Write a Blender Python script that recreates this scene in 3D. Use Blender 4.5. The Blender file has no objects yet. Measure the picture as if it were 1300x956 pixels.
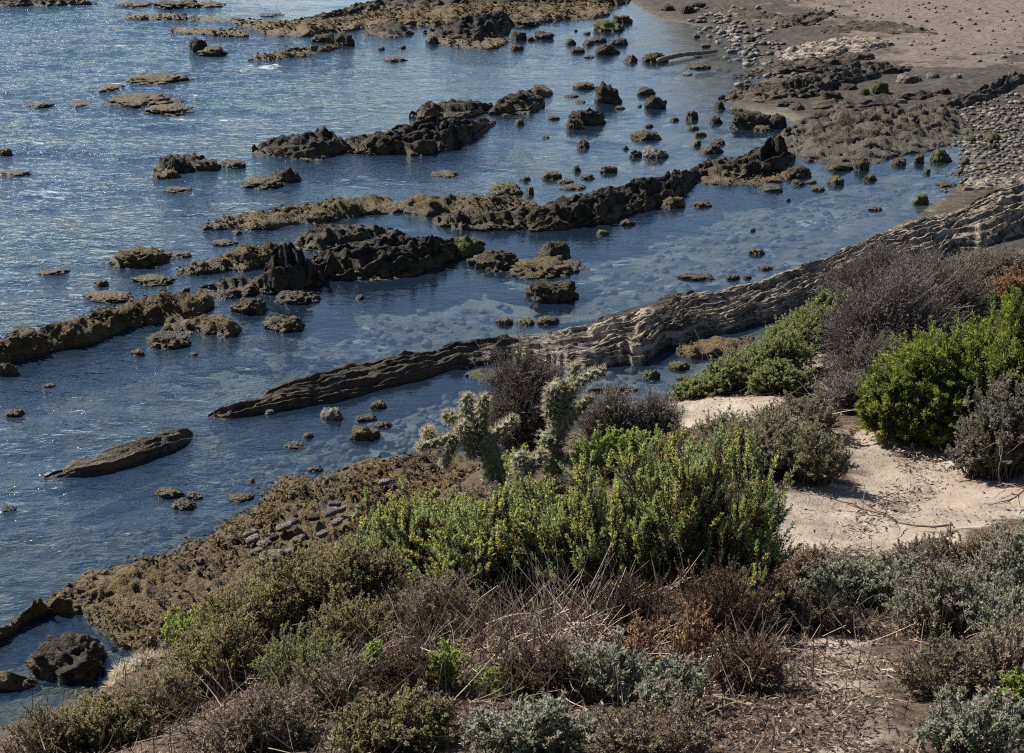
import bpy, math, random
import numpy as np
R = math.radians
rng = np.random.default_rng(7)
SC = bpy.context.scene
COL = SC.collection

# ------------------------------------------------------------------ camera geometry
CAM_H, PITCH, FPX = 9.0, R(21.0), 2061.0
FWD = np.array([0, math.cos(PITCH), -math.sin(PITCH)])
UPV = np.array([0, math.sin(PITCH), math.cos(PITCH)])
RGT = np.array([1.0, 0, 0])
CAM = np.array([0, 0, CAM_H])
def ray(px, py):
    return FWD + RGT*((px-650)/FPX) + UPV*((478-py)/FPX)
def atz(px, py, z=0.0):
    d = ray(px, py); return CAM + d*((z-CAM_H)/d[2])
def aty(px, py, y):
    d = ray(px, py); return CAM + d*(y/d[1])

# ------------------------------------------------------------------ noise
_p = rng.permutation(256); PERM = np.concatenate([_p, _p, _p])
GR = rng.normal(size=(256, 3)); GR /= np.linalg.norm(GR, axis=1)[:, None]
def noise3(P):
    P = np.asarray(P, float); I = np.floor(P).astype(int); F = P-I; I &= 255
    U = F*F*F*(F*(F*6-15)+10)
    out = 0
    for dx in (0, 1):
        wx = U[:, 0] if dx else 1-U[:, 0]
        a = PERM[(I[:, 0]+dx) & 255]
        for dy in (0, 1):
            wy = U[:, 1] if dy else 1-U[:, 1]
            b = PERM[(a+I[:, 1]+dy) & 255]
            for dz in (0, 1):
                wz = U[:, 2] if dz else 1-U[:, 2]
                g = GR[PERM[(b+I[:, 2]+dz) & 255]]
                out = out + wx*wy*wz*(g[:, 0]*(F[:, 0]-dx)+g[:, 1]*(F[:, 1]-dy)+g[:, 2]*(F[:, 2]-dz))
    return out*1.5
def fbm(P, scale=1.0, oct=4, gain=.5, ridged=False, seed=0):
    P = np.asarray(P, float)*scale + np.array([seed*17.3, seed*5.1, seed*9.7]); a, s = 1.0, 0
    for _ in range(oct):
        n = noise3(P); s = s + a*((1-2*np.abs(n)) if ridged else n); P = P*2.03+3.7; a *= gain
    return s
def lerpcol(a, b, t): return np.asarray(a)[None]*(1-t)[:, None]+np.asarray(b)[None]*t[:, None]

# ------------------------------------------------------------------ mesh building
def make_mesh(name, V, F, mat, col=None, smooth=True, attr=None):
    me = bpy.data.meshes.new(name); V = np.ascontiguousarray(V, np.float32); F = np.ascontiguousarray(F, np.int32)
    n, k = F.shape
    me.vertices.add(len(V)); me.vertices.foreach_set('co', V.ravel())
    me.loops.add(n*k); me.loops.foreach_set('vertex_index', F.ravel())
    me.polygons.add(n); me.polygons.foreach_set('loop_start', np.arange(0, n*k, k, dtype=np.int32))
    me.polygons.foreach_set('use_smooth', np.full(n, smooth))
    me.update(calc_edges=True)
    if col is not None:
        c = np.ones((len(V), 4), np.float32); c[:, :3] = col
        at = me.color_attributes.new('tint', 'FLOAT_COLOR', 'POINT'); at.data.foreach_set('color', c.ravel())
    for nm, val in (attr or {}).items():
        at = me.attributes.new(nm, 'FLOAT', 'POINT'); at.data.foreach_set('value', np.ascontiguousarray(val, np.float32))
    me.materials.append(mat)
    return me
def add(name, me, parent=None, loc=None):
    o = bpy.data.objects.new(name, me); COL.objects.link(o)
    if parent is not None: o.parent = parent
    if loc is not None: o.location = loc
    return o
def tag(o, label=None, cat=None, group=None, kind=None):
    if label: o['label'] = label
    if cat: o['category'] = cat
    if group: o['group'] = group
    if kind or cat: o['kind'] = kind or 'thing'
    return o
def empty(name, loc):
    o = bpy.data.objects.new(name, None); o.empty_display_size = .2; COL.objects.link(o); o.location = loc; return o
def grid_faces(nu, nv, wrap_v=False):
    i = np.arange(nu-1)[:, None]; j = np.arange(nv if wrap_v else nv-1)[None]; j2 = (j+1) % nv
    return np.stack([i*nv+j, i*nv+j2, (i+1)*nv+j2, (i+1)*nv+j], -1).reshape(-1, 4)
def join(lst):
    Vs, Fs, Cs, o = [], [], [], 0
    for it in lst:
        Vs.append(it[0]); Fs.append(it[1]+o); o += len(it[0])
        if len(it) > 2: Cs.append(it[2])
    return np.concatenate(Vs), np.concatenate(Fs), (np.concatenate(Cs) if Cs else None)

# ------------------------------------------------------------------ node helpers
class NT:
    def __init__(s, name):
        s.m = bpy.data.materials.new(name); s.m.use_nodes = True; s.t = s.m.node_tree; s.t.nodes.clear()
        s.out = s.t.nodes.new('ShaderNodeOutputMaterial')
    def n(s, ty, props=None, **ins):
        nd = s.t.nodes.new(ty)
        for k, v in (props or {}).items(): setattr(nd, k, v)
        for k, v in ins.items():
            key = int(k[1:]) if k[0] == '_' and k[1:].isdigit() else k.replace('_', ' ')
            if hasattr(v, 'outputs'): v = v.outputs[0]
            if isinstance(v, bpy.types.NodeSocket): s.t.links.new(v, nd.inputs[key])
            else: nd.inputs[key].default_value = v
        return nd
    def tex(s, vec, scale, detail=4, rough=.55, dist=0.0):
        return s.n('ShaderNodeTexNoise', Vector=vec, Scale=scale, Detail=detail, Roughness=rough, Distortion=dist).outputs[0]
    def ramp(s, fac, stops):
        nd = s.n('ShaderNodeValToRGB', Fac=fac); e = nd.color_ramp.elements
        while len(e) < len(stops): e.new(.5)
        for el, (p, c) in zip(e, stops):
            el.position = p; el.color = (*c, 1) if len(c) == 3 else c
        return nd.outputs[0]
    def mix(s, f, a, b, blend='MIX'):
        nd = s.n('ShaderNodeMix', {'data_type': 'RGBA', 'blend_type': blend})
        for k, v in ((0, f), (6, a), (7, b)):
            if isinstance(v, bpy.types.NodeSocket): s.t.links.new(v, nd.inputs[k])
            else: nd.inputs[k].default_value = (*v, 1) if isinstance(v, tuple) and len(v) == 3 else v
        return nd.outputs[2]
    def math(s, op, a, b=0.0, clamp=False):
        return s.n('ShaderNodeMath', {'operation': op, 'use_clamp': clamp}, _0=a, _1=b).outputs[0]
    def step(s, v, lo, hi):
        return s.n('ShaderNodeMapRange', {'interpolation_type': 'SMOOTHSTEP'}, _0=v, _1=lo, _2=hi).outputs[0]
    def attr(s, name, out=2):
        return s.n('ShaderNodeAttribute', {'attribute_name': name}).outputs[out]
    def done(s, sh, disp=None):
        s.t.links.new(sh if isinstance(sh, bpy.types.NodeSocket) else sh.outputs[0], s.out.inputs[0]); return s.m

def rock_mat(name, dark, mid, light, weed, weed_amt=.5, wet=.25, fine=22.0, weed_top=9.0, bed=0.0):
    """Weathered intertidal rock: mottled mineral colours, cracks, and an ochre-olive algae crust that grows near the waterline."""
    k = NT(name); pos = k.n('ShaderNodeNewGeometry').outputs[0]
    n1 = k.tex(pos, 2.3, 6, .62); n2 = k.tex(pos, 11, 6, .65); n3 = k.tex(pos, fine*2, 3, .6)
    c = k.ramp(n1, [(.3, dark), (.5, mid), (.72, light)])
    c = k.mix(k.step(n2, .45, .7), c, light); c = k.mix(k.math('MULTIPLY', k.step(n2, .52, .3), .8), c, dark)
    if bed:     # thin beds of different hardness and colour, open joints between them
        bv = k.n('ShaderNodeCombineXYZ', X=k.math('MULTIPLY', k.attr('bed'), 1.0), Y=k.math('MULTIPLY', k.attr('along'), .55), Z=0.0)
        b1 = k.tex(bv, 1.1, 3, .6); b2 = k.tex(bv, 3.1, 3, .6)
        c = k.mix(k.math('MULTIPLY', k.step(b1, .5, .64), bed), c, light); c = k.mix(k.math('MULTIPLY', k.step(b2, .47, .36), bed), c, dark)
    z = k.n('ShaderNodeSeparateXYZ', Vector=pos).outputs[2]
    near = k.step(k.math('ADD', z, k.math('MULTIPLY', n1, .25)), weed_top, .12)
    wn = k.tex(pos, 4.5, 5, .65, .4)
    wm = k.math('MULTIPLY', k.step(wn, .72-.36*weed_amt, .84-.36*weed_amt), near)
    wc = k.ramp(k.tex(pos, 17, 4, .7), [(.3, tuple(x*.3 for x in weed)), (.52, weed), (.75, (weed[0]*1.7, weed[1]*1.55, weed[2]*1.1))])
    c = k.mix(wm, c, wc)
    c = k.mix(k.math('MULTIPLY', k.step(k.math('ADD', z, k.math('MULTIPLY', n2, .12)), .15, .06), .6), c, tuple(x*.6 for x in dark))     # wet band
    bar = k.n('ShaderNodeTexVoronoi', {'feature': 'F1'}, Vector=pos, Scale=fine*1.6)
    h = k.math('ADD', k.math('MULTIPLY', n2, .7), k.math('MULTIPLY', n3, .35)); h = k.math('ADD', h, k.math('MULTIPLY', bar.outputs[0], .22))
    if bed: h = k.math('ADD', h, k.math('MULTIPLY', b2, 1.6))
    b = k.n('ShaderNodeBump', Strength=1.0, Distance=.10, Height=h)
    p = k.n('ShaderNodeBsdfPrincipled', Base_Color=c, Roughness=k.math('SUBTRACT', .85, k.math('MULTIPLY', k.step(z, .3, -.02), wet*1.4)), Normal=b)
    p.inputs['Specular IOR Level'].default_value = .35
    return k.done(p)
WEED = (.066, .043, .009); OLIVE = (.042, .038, .009)
M_REEF = rock_mat('reef_rock', (.0030, .0024, .0019), (.0105, .008, .0054), (.034, .026, .0175), WEED, .75, weed_top=.6)
M_REEFW = rock_mat('weedy_reef_rock', (.0032, .0026, .0017), (.013, .0095, .0048), (.032, .023, .0115), WEED, 1.05, weed_top=2.0)
M_OCHRE = rock_mat('ochre_weed_shelf', (.0045, .0036, .0022), (.022, .0155, .0062), (.055, .039, .016), (.078, .051, .010), 1.1, weed_top=3.0)
M_KELP = rock_mat('kelp_matted_shelf', (.003, .0026, .0016), (.015, .0105, .0045), (.042, .030, .012), (.076, .050, .009), 1.05, weed_top=3.0)
M_GREEN = rock_mat('green_weed_rock', (.007, .006, .003), (.020, .017, .008), (.04, .034, .015), (.062, .066, .009), .85, weed_top=3.0)
M_STRATA = rock_mat('strata_rock', (.018, .014, .010), (.15, .122, .091), (.43, .362, .28), (.055, .036, .012), .22, weed_top=.4, fine=30, bed=.85)
M_STRATAD = rock_mat('dark_strata_rock', (.0045, .0034, .0025), (.021, .0158, .0112), (.082, .064, .047), WEED, .75, weed_top=.6, fine=30, bed=.85)
M_OUT = rock_mat('outcrop_rock', (.016, .012, .008), (.046, .035, .024), (.095, .075, .052), OLIVE, .45, weed_top=.6)
M_PALE = rock_mat('pale_rock', (.03, .025, .021), (.10, .086, .072), (.20, .175, .15), WEED, .15, weed_top=.2)

# ------------------------------------------------------------------ ground heights
def sdist(poly, X, Y):
    """signed distance to a polygon, positive inside"""
    poly = np.asarray(poly)[:, :2]; d = np.full(X.shape, 1e9); ins = np.zeros(X.shape, bool)
    for a, b in zip(poly, np.roll(poly, -1, 0)):
        e = b-a; t = np.clip(((X-a[0])*e[0]+(Y-a[1])*e[1])/(e@e+1e-12), 0, 1)
        d = np.minimum(d, np.hypot(X-a[0]-t*e[0], Y-a[1]-t*e[1]))
        c = ((a[1] > Y) != (b[1] > Y)) & (X < (b[0]-a[0])*(Y-a[1])/(b[1]-a[1]+1e-12)+a[0]); ins ^= c
    return np.where(ins, d, -d)
SHORE = [atz(*p) for p in [(760, -70), (790, -5), (835, 24), (890, 34), (930, 50), (958, 74), (972, 98), (935, 118), (915, 128), (950, 140),
         (1000, 150), (1020, 172), (1060, 188), (1150, 180), (1215, 176), (1228, 205), (1222, 228), (1190, 255), (1130, 292), (1080, 335), (1010, 362), (985, 392),
         (960, 440), (905, 475), (860, 500), (760, 520), (650, 590), (560, 640), (450, 690), (330, 770), (150, 860), (40, 900), (-250, 1000)]] + \
        [np.array(p) for p in [(-25, -12, 0), (90, -12, 0), (90, 160, 0), (20, 160, 0)]]
def h_shore(X, Y):
    d = sdist(SHORE, X, Y); P = np.stack([X.ravel(), Y.ravel(), X.ravel()*0], 1)
    n = fbm(P, .35, 4, seed=3).reshape(X.shape); n2 = fbm(P, 1.3, 3, seed=4).reshape(X.shape)
    up = np.minimum(.055*d+.02, .06*d) + .06*n*np.clip(d, 0, 1)+.03*n2*np.clip(d, 0, 1)
    dn = np.maximum(.13*d, -.55-.12*n) + .10*n*np.clip(-d, 0, 1)+.06*n2*np.clip(-d, 0, 1)
    return np.where(d > 0, np.minimum(up, 2.2), np.minimum(dn, -.02*np.clip(-d, 0, 3)))
_ctl = [(650, 956, 4.6), (300, 956, 5.3), (1100, 956, 4.6), (100, 956, 6.3), (650, 867, 5.8), (1100, 867, 5.7), (1250, 867, 5.7), (350, 867, 6.4),
        (650, 800, 7.2), (1000, 800, 7.2), (1250, 800, 7.2), (1200, 720, 8.7), (1050, 690, 9.1), (1150, 620, 11.0), (1290, 620, 11.2), (1000, 600, 11.3),
        (1050, 540, 13.0), (900, 560, 12.3), (880, 515, 14.4), (960, 508, 14.3), (1100, 535, 13.2), (1290, 530, 13.5), (1060, 405, 17.4), (1200, 348, 19.4),
        (1290, 338, 20.0), (1100, 450, 15.5), (1250, 430, 16.3), (700, 640, 10.2), (500, 760, 7.9), (620, 700, 8.9)]
_edge = [(-150, 1010, 6.2), (60, 930, 6.9), (150, 872, 7.5), (330, 768, 8.9), (450, 702, 9.8), (560, 628, 11.5), (660, 577, 13.5), (760, 548, 14.4), (850, 518, 15.3),
         (880, 503, 15.9), (960, 450, 17.4), (1060, 395, 18.8), (1150, 350, 21.0), (1300, 328, 22.5), (1500, 322, 23.5)]
EDGE = [aty(*p) for p in _edge]
_C = np.array([aty(*p) for p in _ctl] + EDGE + [np.array(p) for p in [(0, 0, 7.25), (-3, 0, 7.2), (3, 0, 7.4), (9, 1, 7.9), (0, -4, 7.7), (-8, -2, 7.0), (12, 12, 4.9), (14, 6, 6.6), (20, 18, 4.6), (-10, 4, 5.8)]])
def _fit():
    X = _C[:, :2]; K = np.hypot(X[:, None, 0]-X[None, :, 0], X[:, None, 1]-X[None, :, 1]); n = len(X)
    A = np.zeros((n+3, n+3)); A[:n, :n] = K-np.eye(n)*.35; A[:n, n] = 1; A[:n, n+1:] = X; A[n:, :n] = A[:n, n:].T
    return np.linalg.solve(A, np.concatenate([_C[:, 2], [0, 0, 0]]))
_W = _fit()
BLUFF = [e for e in EDGE] + [np.array(p) for p in [(30, 30, 0), (60, 26, 0), (60, -12, 0), (-14, -12, 0)]]
def h_bluff(X, Y):
    x, y = X.ravel(), Y.ravel(); n = len(_C); h = np.full(x.shape, _W[n])+_W[n+1]*x+_W[n+2]*y
    for i in range(n): h += _W[i]*np.hypot(x-_C[i, 0], y-_C[i, 1])
    d = sdist(BLUFF, x, y); P = np.stack([x, y, x*0], 1); out = np.maximum(0, -d)
    nz = fbm(P, .5, 4, seed=8)
    h = h + .10*nz + .025*fbm(P, 3.0, 3, seed=9)
    h = h - np.where(out > 0, (1.1+.5*nz)*out + .12*out**1.5, 0)
    return h.reshape(X.shape)
def ground_hit(px, py, tmax=120, bluff_only=False):
    d = ray(px, py); t = np.arange(3, tmax, .03) if not bluff_only else np.arange(3, 34, .02)
    P = CAM[None]+d[None]*t[:, None]
    g = h_bluff(P[:, 0], P[:, 1])
    if not bluff_only:
        g = np.maximum(np.maximum(g, h_shore(P[:, 0], P[:, 1])), 0)
    i = np.argmax(P[:, 2] <= g)
    if P[i, 2] > g[i]: i = len(t)-1
    return np.array([P[i, 0], P[i, 1], g[i]])
# ------------------------------------------------------------------ ground sheets, water
def axis(lo, hi, step, far_lo, far_hi, growth=1.35):
    a = list(np.arange(lo, hi, step)); s = step; x = a[0]; pre = []
    while x > far_lo: s *= growth; x -= s; pre.append(x)
    s = step; x = a[-1]
    while x < far_hi: s *= growth; x += s; a.append(x)
    return np.array(pre[::-1]+a)
def px_poly(pts): return [atz(*p) for p in pts]
def soft(poly, X, Y, w): return np.clip(sdist(poly, X, Y)/w*.5+.5, 0, 1)

# shore and sea bed: one sheet out past the horizon
ax = axis(-26, 34, .16, -900, 900); ay = axis(12, 82, .16, -300, 1800)
gX, gY = np.meshgrid(ax, ay, indexing='ij'); gZ = h_shore(gX, gY)
# below the cliff top and under the bluff the sheet drops away under the bluff's own sheet
gx, gy = gX.ravel(), gY.ravel()
dry = soft([atz(*p) for p in [(1000, -200), (1000, 6), (1040, 20), (1120, 60), (1155, 95), (1240, 92), (1420, 60), (1420, -200)]], gx, gy, 4.0)
sand_reflection = soft([atz(*p) for p in [(800, -30), (800, 30), (830, 45), (845, 108), (905, 128), (940, 112), (968, 95), (945, 60), (905, 40), (860, 20)]], gx, gy, 2.5)  # shallow sandy inlet bed, tinted brown to imitate the cliff's reflection
peb = np.maximum(soft([atz(*p) for p in [(1215, 158), (1240, 150), (1330, 140), (1330, 235), (1250, 232), (1222, 228), (1232, 200)]], gx, gy, 1.2),
                 soft([atz(*p) for p in [(900, 12), (930, 20), (965, 50), (985, 92), (968, 100), (950, 72), (925, 48), (890, 34)]], gx, gy, 1.2))
def ground_mat():
    k = NT('shore_ground'); pos = k.n('ShaderNodeNewGeometry').outputs[0]
    n1 = k.tex(pos, .9, 6, .6); n2 = k.tex(pos, 5, 6, .65); n3 = k.tex(pos, 30, 4, .6)
    sand = k.ramp(n2, [(.3, (.045, .034, .028)), (.5, (.09, .071, .059)), (.75, (.14, .112, .094))])
    dark = k.ramp(n2, [(.3, (.007, .0055, .004)), (.5, (.028, .021, .016)), (.7, (.065, .05, .04))])
    dryf = k.step(k.math('ADD', k.attr('dry'), k.math('MULTIPLY', k.math('SUBTRACT', n1, .5), 1.5)), .35, .6)
    top = k.mix(dryf, dark, sand)
    # sea bed: cobbles, algae films, sandy patches
    v = k.n('ShaderNodeTexVoronoi', {'feature': 'F1'}, Vector=k.n('ShaderNodeVectorMath', {'operation': 'ADD'}, _0=pos, _1=k.n('ShaderNodeTexNoise', Vector=pos, Scale=1.5, Detail=3).outputs[1]), Scale=3.2)
    stone = k.ramp(v.outputs[1], [(.2, (.04, .04, .035)), (.5, (.11, .10, .075)), (.8, (.22, .20, .165))])
    stone = k.mix(k.step(v.outputs[0], .3, .6), stone, (.02, .022, .02))
    bed = k.mix(k.step(n1, .44, .56), k.ramp(n2, [(.3, (.028, .026, .016)), (.55, (.10, .078, .04)), (.75, (.17, .14, .085))]), stone)
    bed = k.mix(k.math('MULTIPLY', k.step(k.tex(pos, .33, 4, .5), .55, .66), .8), bed, (.15, .145, .11))
    bed = k.mix(k.attr('sand_reflection'), bed, k.ramp(n2, [(.3, (.045, .034, .024)), (.7, (.10, .078, .055))]))  # brown cliff reflection put into the sandy bed colour
    z = k.n('ShaderNodeSeparateXYZ', Vector=pos).outputs[2]
    c = k.mix(k.step(z, -.03, .05), bed, top)
    h = k.math('ADD', k.math('MULTIPLY', n2, .6), k.math('MULTIPLY', n3, .4))
    b = k.n('ShaderNodeBump', Strength=.8, Distance=.08, Height=h)
    p = k.n('ShaderNodeBsdfPrincipled', Base_Color=c, Roughness=.85, Normal=b); p.inputs['Specular IOR Level'].default_value = .25
    return k.done(p)
inb = h_bluff(gx, gy)
gz = gZ.ravel(); gz = np.where(inb > gz, np.minimum(gz, inb-.25), gz)
tag(add('shore_ground', make_mesh('shore_ground', np.stack([gx, gy, gz], 1), grid_faces(len(ax), len(ay))[:, ::-1], ground_mat(), attr={'dry': dry, 'sand_reflection': sand_reflection})),
    'dark rocky shore and the sea bed running out under the clear shallow water', 'ground', kind='structure')

# bluff
bx = np.arange(-13, 26, .07); by = np.arange(-3, 29, .07)
bX, bY = np.meshgrid(bx, by, indexing='ij'); bZ = h_bluff(bX, bY)
qx, qy = bX.ravel(), bY.ravel()
def gpoly(pts): return [ground_hit(*p, bluff_only=True) for p in pts]
SANDP = gpoly([(850, 512), (900, 505), (1000, 505), (1010, 522), (930, 530), (1060, 545), (1110, 540), (1180, 555), (1320, 570), (1330, 640), (1230, 668), (1190, 690), (1060, 698), (990, 705), (960, 640), (1000, 618), (1085, 612), (1080, 570), (940, 548), (860, 540)])
DIRT = gpoly([(985, 785), (1060, 775), (1125, 795), (1180, 850), (1190, 960), (990, 970), (975, 850)])
BANK = gpoly([(1000, 455), (1040, 415), (1065, 420), (1060, 470), (1030, 505), (1000, 500)])
sand = np.maximum(soft(SANDP, qx, qy, .5), np.maximum(.74*soft(DIRT, qx, qy, .5), .8*soft(BANK, qx, qy, .8)))
chan = soft(gpoly([(1120, 545), (1180, 565), (1175, 610), (1130, 650), (1080, 690), (1060, 690), (1110, 640), (1140, 590)]), qx, qy, .9)
bz = bZ.ravel()-.09*chan-.02*np.abs(fbm(np.stack([qx, qy, qx*0], 1), 2.6, 2, seed=33))*sand
def bluff_mat():
    k = NT('bluff_ground'); pos = k.n('ShaderNodeNewGeometry').outputs[0]
    n1 = k.tex(pos, 2.2, 6, .6); n2 = k.tex(pos, 14, 6, .65); n3 = k.tex(pos, 70, 4, .6)
    sandc = k.ramp(n1, [(.3, (.165, .130, .100)), (.5, (.23, .188, .15)), (.72, (.285, .24, .195))])
    sandc = k.mix(k.math('MULTIPLY', k.step(n2, .58, .75), .45), sandc, (.24, .18, .125))
    sandc = k.mix(k.math('MULTIPLY', k.step(n3, .62, .72), .5), sandc, (.17, .125, .085))
    soil = k.ramp(n2, [(.3, (.018, .013, .009)), (.5, (.055, .039, .027)), (.72, (.12, .088, .062))])
    f = k.step(k.math('ADD', k.attr('sand'), k.math('MULTIPLY', k.math('SUBTRACT', n1, .5), .9)), .36, .62)
    c = k.mix(f, soil, sandc)
    h = k.math('ADD', k.math('MULTIPLY', n2, .55), k.math('MULTIPLY', n3, .3)); h = k.math('ADD', h, k.math('MULTIPLY', n1, .8)); h = k.math('ADD', h, k.math('MULTIPLY', k.n('ShaderNodeTexVoronoi', {'feature': 'SMOOTH_F1'}, Vector=pos, Scale=5.5).outputs[0], .7))
    b = k.n('ShaderNodeBump', Strength=.8, Distance=.06, Height=h)
    p = k.n('ShaderNodeBsdfPrincipled', Base_Color=c, Roughness=.95, Normal=b); p.inputs['Specular IOR Level'].default_value = .1
    return k.done(p)
tag(add('bluff_ground', make_mesh('bluff_ground', np.stack([qx, qy, bz], 1), grid_faces(len(bx), len(by))[:, ::-1], bluff_mat(), attr={'sand': sand})),
    'sandy brown bluff top with a pale sand path dropping to the shore', 'ground', kind='structure')

# ------------------------------------------------------------------ rocks
WASH = []
def smoothcurve(S, n):
    """Catmull-Rom through rows of S, n samples"""
    m = len(S); t = np.linspace(0, m-1-1e-6, n); i = t.astype(int); f = (t-i)[:, None]
    p = lambda k: S[np.clip(k, 0, m-1)]
    a, b, c, d = p(i-1), p(i), p(i+1), p(i+2)
    return .5*((2*b)+(c-a)*f+(2*a-5*b+4*c-d)*f*f+(3*b-a-3*c+d)*f**3)
PROF = {  # (v across, z as share of height)
    'cliff': [(-.10, -9), (-.04, .0), (.02, .45), (.10, .80), (.28, .97), (.55, 1.0), (.85, .9), (1.05, .6), (1.2, .05), (1.3, -9)],
    'round': [(-.12, -9), (-.03, .0), (.08, .38), (.25, .75), (.48, .98), (.75, 1.0), (.95, .8), (1.15, .3), (1.25, .0), (1.35, -9)],
    'flat':  [(-.06, -9), (-.01, .05), (.05, .50), (.15, .80), (.35, .9), (.65, 1.0), (.9, .9), (1.02, .5), (1.08, .0), (1.15, -9)],
    'ramp':  [(-.06, -9), (-.01, .02), (.10, .20), (.30, .42), (.55, .68), (.80, .92), (.93, 1.0), (1.08, .8), (1.2, .1), (1.3, -9)],
    'ledge': [(-.10, -9), (-.03, .00), (.0, .55), (.06, .86), (.22, .98), (.5, 1.0), (.75, .9), (.95, .55), (1.06, .05), (1.15, -9)],
}
def ridge(name, label, cat, st, kind='cliff', mat=None, hf=.52, amp=1.0, rib=0.0, ribf=6.0, seed=0, group=None, h=None, ground=False, cell=None, knob=0.0, tilt=0.0, base=.35):
    st = [s if len(s) > 3 else (*s, hf) for s in st]; rows = []
    for px, yt, yb, f in st:
        z0 = ground_hit(px, yb)[2] if ground else 0.0
        N = atz(px, yb, z0); dist = np.linalg.norm(N-CAM)
        hh = h if h is not None else f*(yb-yt)*dist/FPX
        Fp = atz(px, yt, z0+hh); rows.append([*N[:2], *Fp[:2], hh, z0])
    S = np.array(rows); L = np.sum(np.hypot(*np.diff((S[:, :2]+S[:, 2:4])/2, axis=0).T)); span = np.mean(np.hypot(*(S[:, 2:4]-S[:, :2]).T))+2*np.mean(S[:, 4])
    dist = np.linalg.norm(np.array([*S[len(S)//2, :2], 0])-CAM); c = cell or dist/1623*2.2
    nu = int(np.clip(L/c, 12, 700)); nv = int(np.clip(span*1.25/c*(2.1 if rib else 1), 16, 380))
    C = smoothcurve(S, nu); C[:, 4] = np.maximum(C[:, 4], .02)
    u = np.linspace(0, 1, nu); ends = np.minimum(1, np.minimum(u, 1-u)*L/(.5*span+.25)); ends = np.sqrt(np.clip(1-(1-ends)**2, 0, 1)); ends = np.maximum(ends, .04)
    pf = np.array(PROF[kind]); seg = np.hypot(np.diff(pf[:, 0])*1.0, np.diff(np.clip(pf[:, 1], -.4, 2))*.6); cum = np.concatenate([[0], np.cumsum(seg)]); cum /= cum[-1]
    s = np.linspace(0, 1, nv); v = np.interp(s, cum, pf[:, 0]); zz = np.interp(s, cum, np.clip(pf[:, 1], -.5, 2))
    mid = (C[:, :2]+C[:, 2:4])/2; half = (C[:, 2:4]-C[:, :2])/2*(.5+.5*ends)[:, None]*(1+.30*fbm(np.stack([u*L*1.3, u*0+seed+5, u*0], 1), 1.0, 3))[:, None]
    vv = (v-.5)*2
    X = mid[:, None, 0]+half[:, None, 0]*vv[None]; Y = mid[:, None, 1]+half[:, None, 1]*vv[None]
    if not ground:
        for e in range(0, nu, max(1, int(.45/max(L/nu, 1e-3)))): WASH.extend([(C[e, 2], C[e, 3]+.25, .62), (C[e, 0], C[e, 1]-.05, .42)])
    wob = fbm(np.stack([u*L*.6, u*0+seed, u*0], 1), 1.0, 3, seed=seed+1)
    hh = C[:, 4]*ends*(1+.35*wob)
    Z = np.where(zz[None] > 0, zz[None]*hh[:, None], zz[None]*base*2*(.3+.7*ends)[:, None]) + C[:, 5][:, None]
    P = np.stack([X.ravel(), Y.ravel(), Z.ravel()], 1)
    hs = np.repeat(hh, nv); up = np.clip(np.tile(zz, nu), 0, 1); nd = half/(np.linalg.norm(half, axis=1)[:, None]+1e-9)
    A = amp*(.55 if ribf >= 7 else 1)*(.10+.16*np.clip(hs, 0, 1.2))
    n1 = fbm(P, 1.6, 4, .55, seed=seed+2); n2 = fbm(P, 1.1, 4, .55, seed=seed+5); nr = fbm(P, 2.6, 4, .6, ridged=True, seed=seed+7)
    bl = np.abs(noise3(P*3.1+seed))+.55*np.abs(noise3(P*6.7+seed*2))+.3*np.abs(noise3(P*14.1))
    ledge = ribf >= 7
    D = (.55*n1+.22*(nr-.6)+(0 if ledge else .95)*(bl-.42))*A*1.15
    P[:, 2] += D*(.25+.75*up)
    hor = (n2*(.35 if ledge else 1.1)-(0 if ledge else .8)*(bl-.42))*A
    P[:, 0] += np.repeat(nd[:, 0], nv)*hor; P[:, 1] += np.repeat(nd[:, 1], nv)*hor
    if knob:
        kn = fbm(P, 4.5, 2, seed=seed+3, ridged=True); P[:, 2] += knob*np.clip(kn, 0, 1)*up
    if rib:
        # bedding: parallel layers that run along the outcrop, each a sharp step, wavering slowly
        w = np.hypot(*(C[:, 2:4]-C[:, :2]).T).mean()
        along = np.repeat(u*L, nv); q = np.tile(v, nu)*w*ribf+np.clip(np.tile(zz, nu), -.3, 2)*hs*ribf*(tilt or .8)
        q = q+(.22 if ledge else .6)*fbm(np.stack([along*.12, q*.2, along*0], 1), 1, 3, seed=seed+9)*2
        k = np.floor(q); fr = q-k
        lv = noise3(np.stack([k*7.31+.5, along*.10+k*3.1, k*0+.3], 1))+.5*noise3(np.stack([k*3.7+.2, along*.3+k, k*0+.7], 1))
        saw = np.where(fr < .75, fr/.75, (1-fr)/.25)
        broken = .25*noise3(np.stack([k*5.1, along*1.6, k*0], 1))
        kb = np.floor(along*1.1+k*.37+.35*noise3(np.stack([along*2, k*1.7, k*0], 1))); hb = np.modf(np.abs(np.sin(kb*127.1+k*311.7)*43758.5))[0]
        r = (saw*.75-.55+lv*.9+broken+(hb-.5)*.9-(hb > .86)*.9)*rib*np.clip(hs/.35, .35, 1.2)
        # beds break off at different lengths: whole layers step down or end short of their neighbours
        ext = noise3(np.stack([k*9.17+.4, along*.32+k*2.7, k*0+seed], 1))+.5*noise3(np.stack([k*4.3, along*1.1, k*0+.6], 1))
        endd = np.minimum(along, L-along); rk = np.modf(np.abs(np.sin(k*91.7+seed)*4375.3))[0]
        drop = np.clip((-.08-ext)*9, 0, 1)*.55+np.clip((rk*min(1.6, L*.3)-endd)*5, 0, 1)*.9
        P[:, 2] -= np.clip(drop, 0, 1.1)*hs*up
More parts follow.
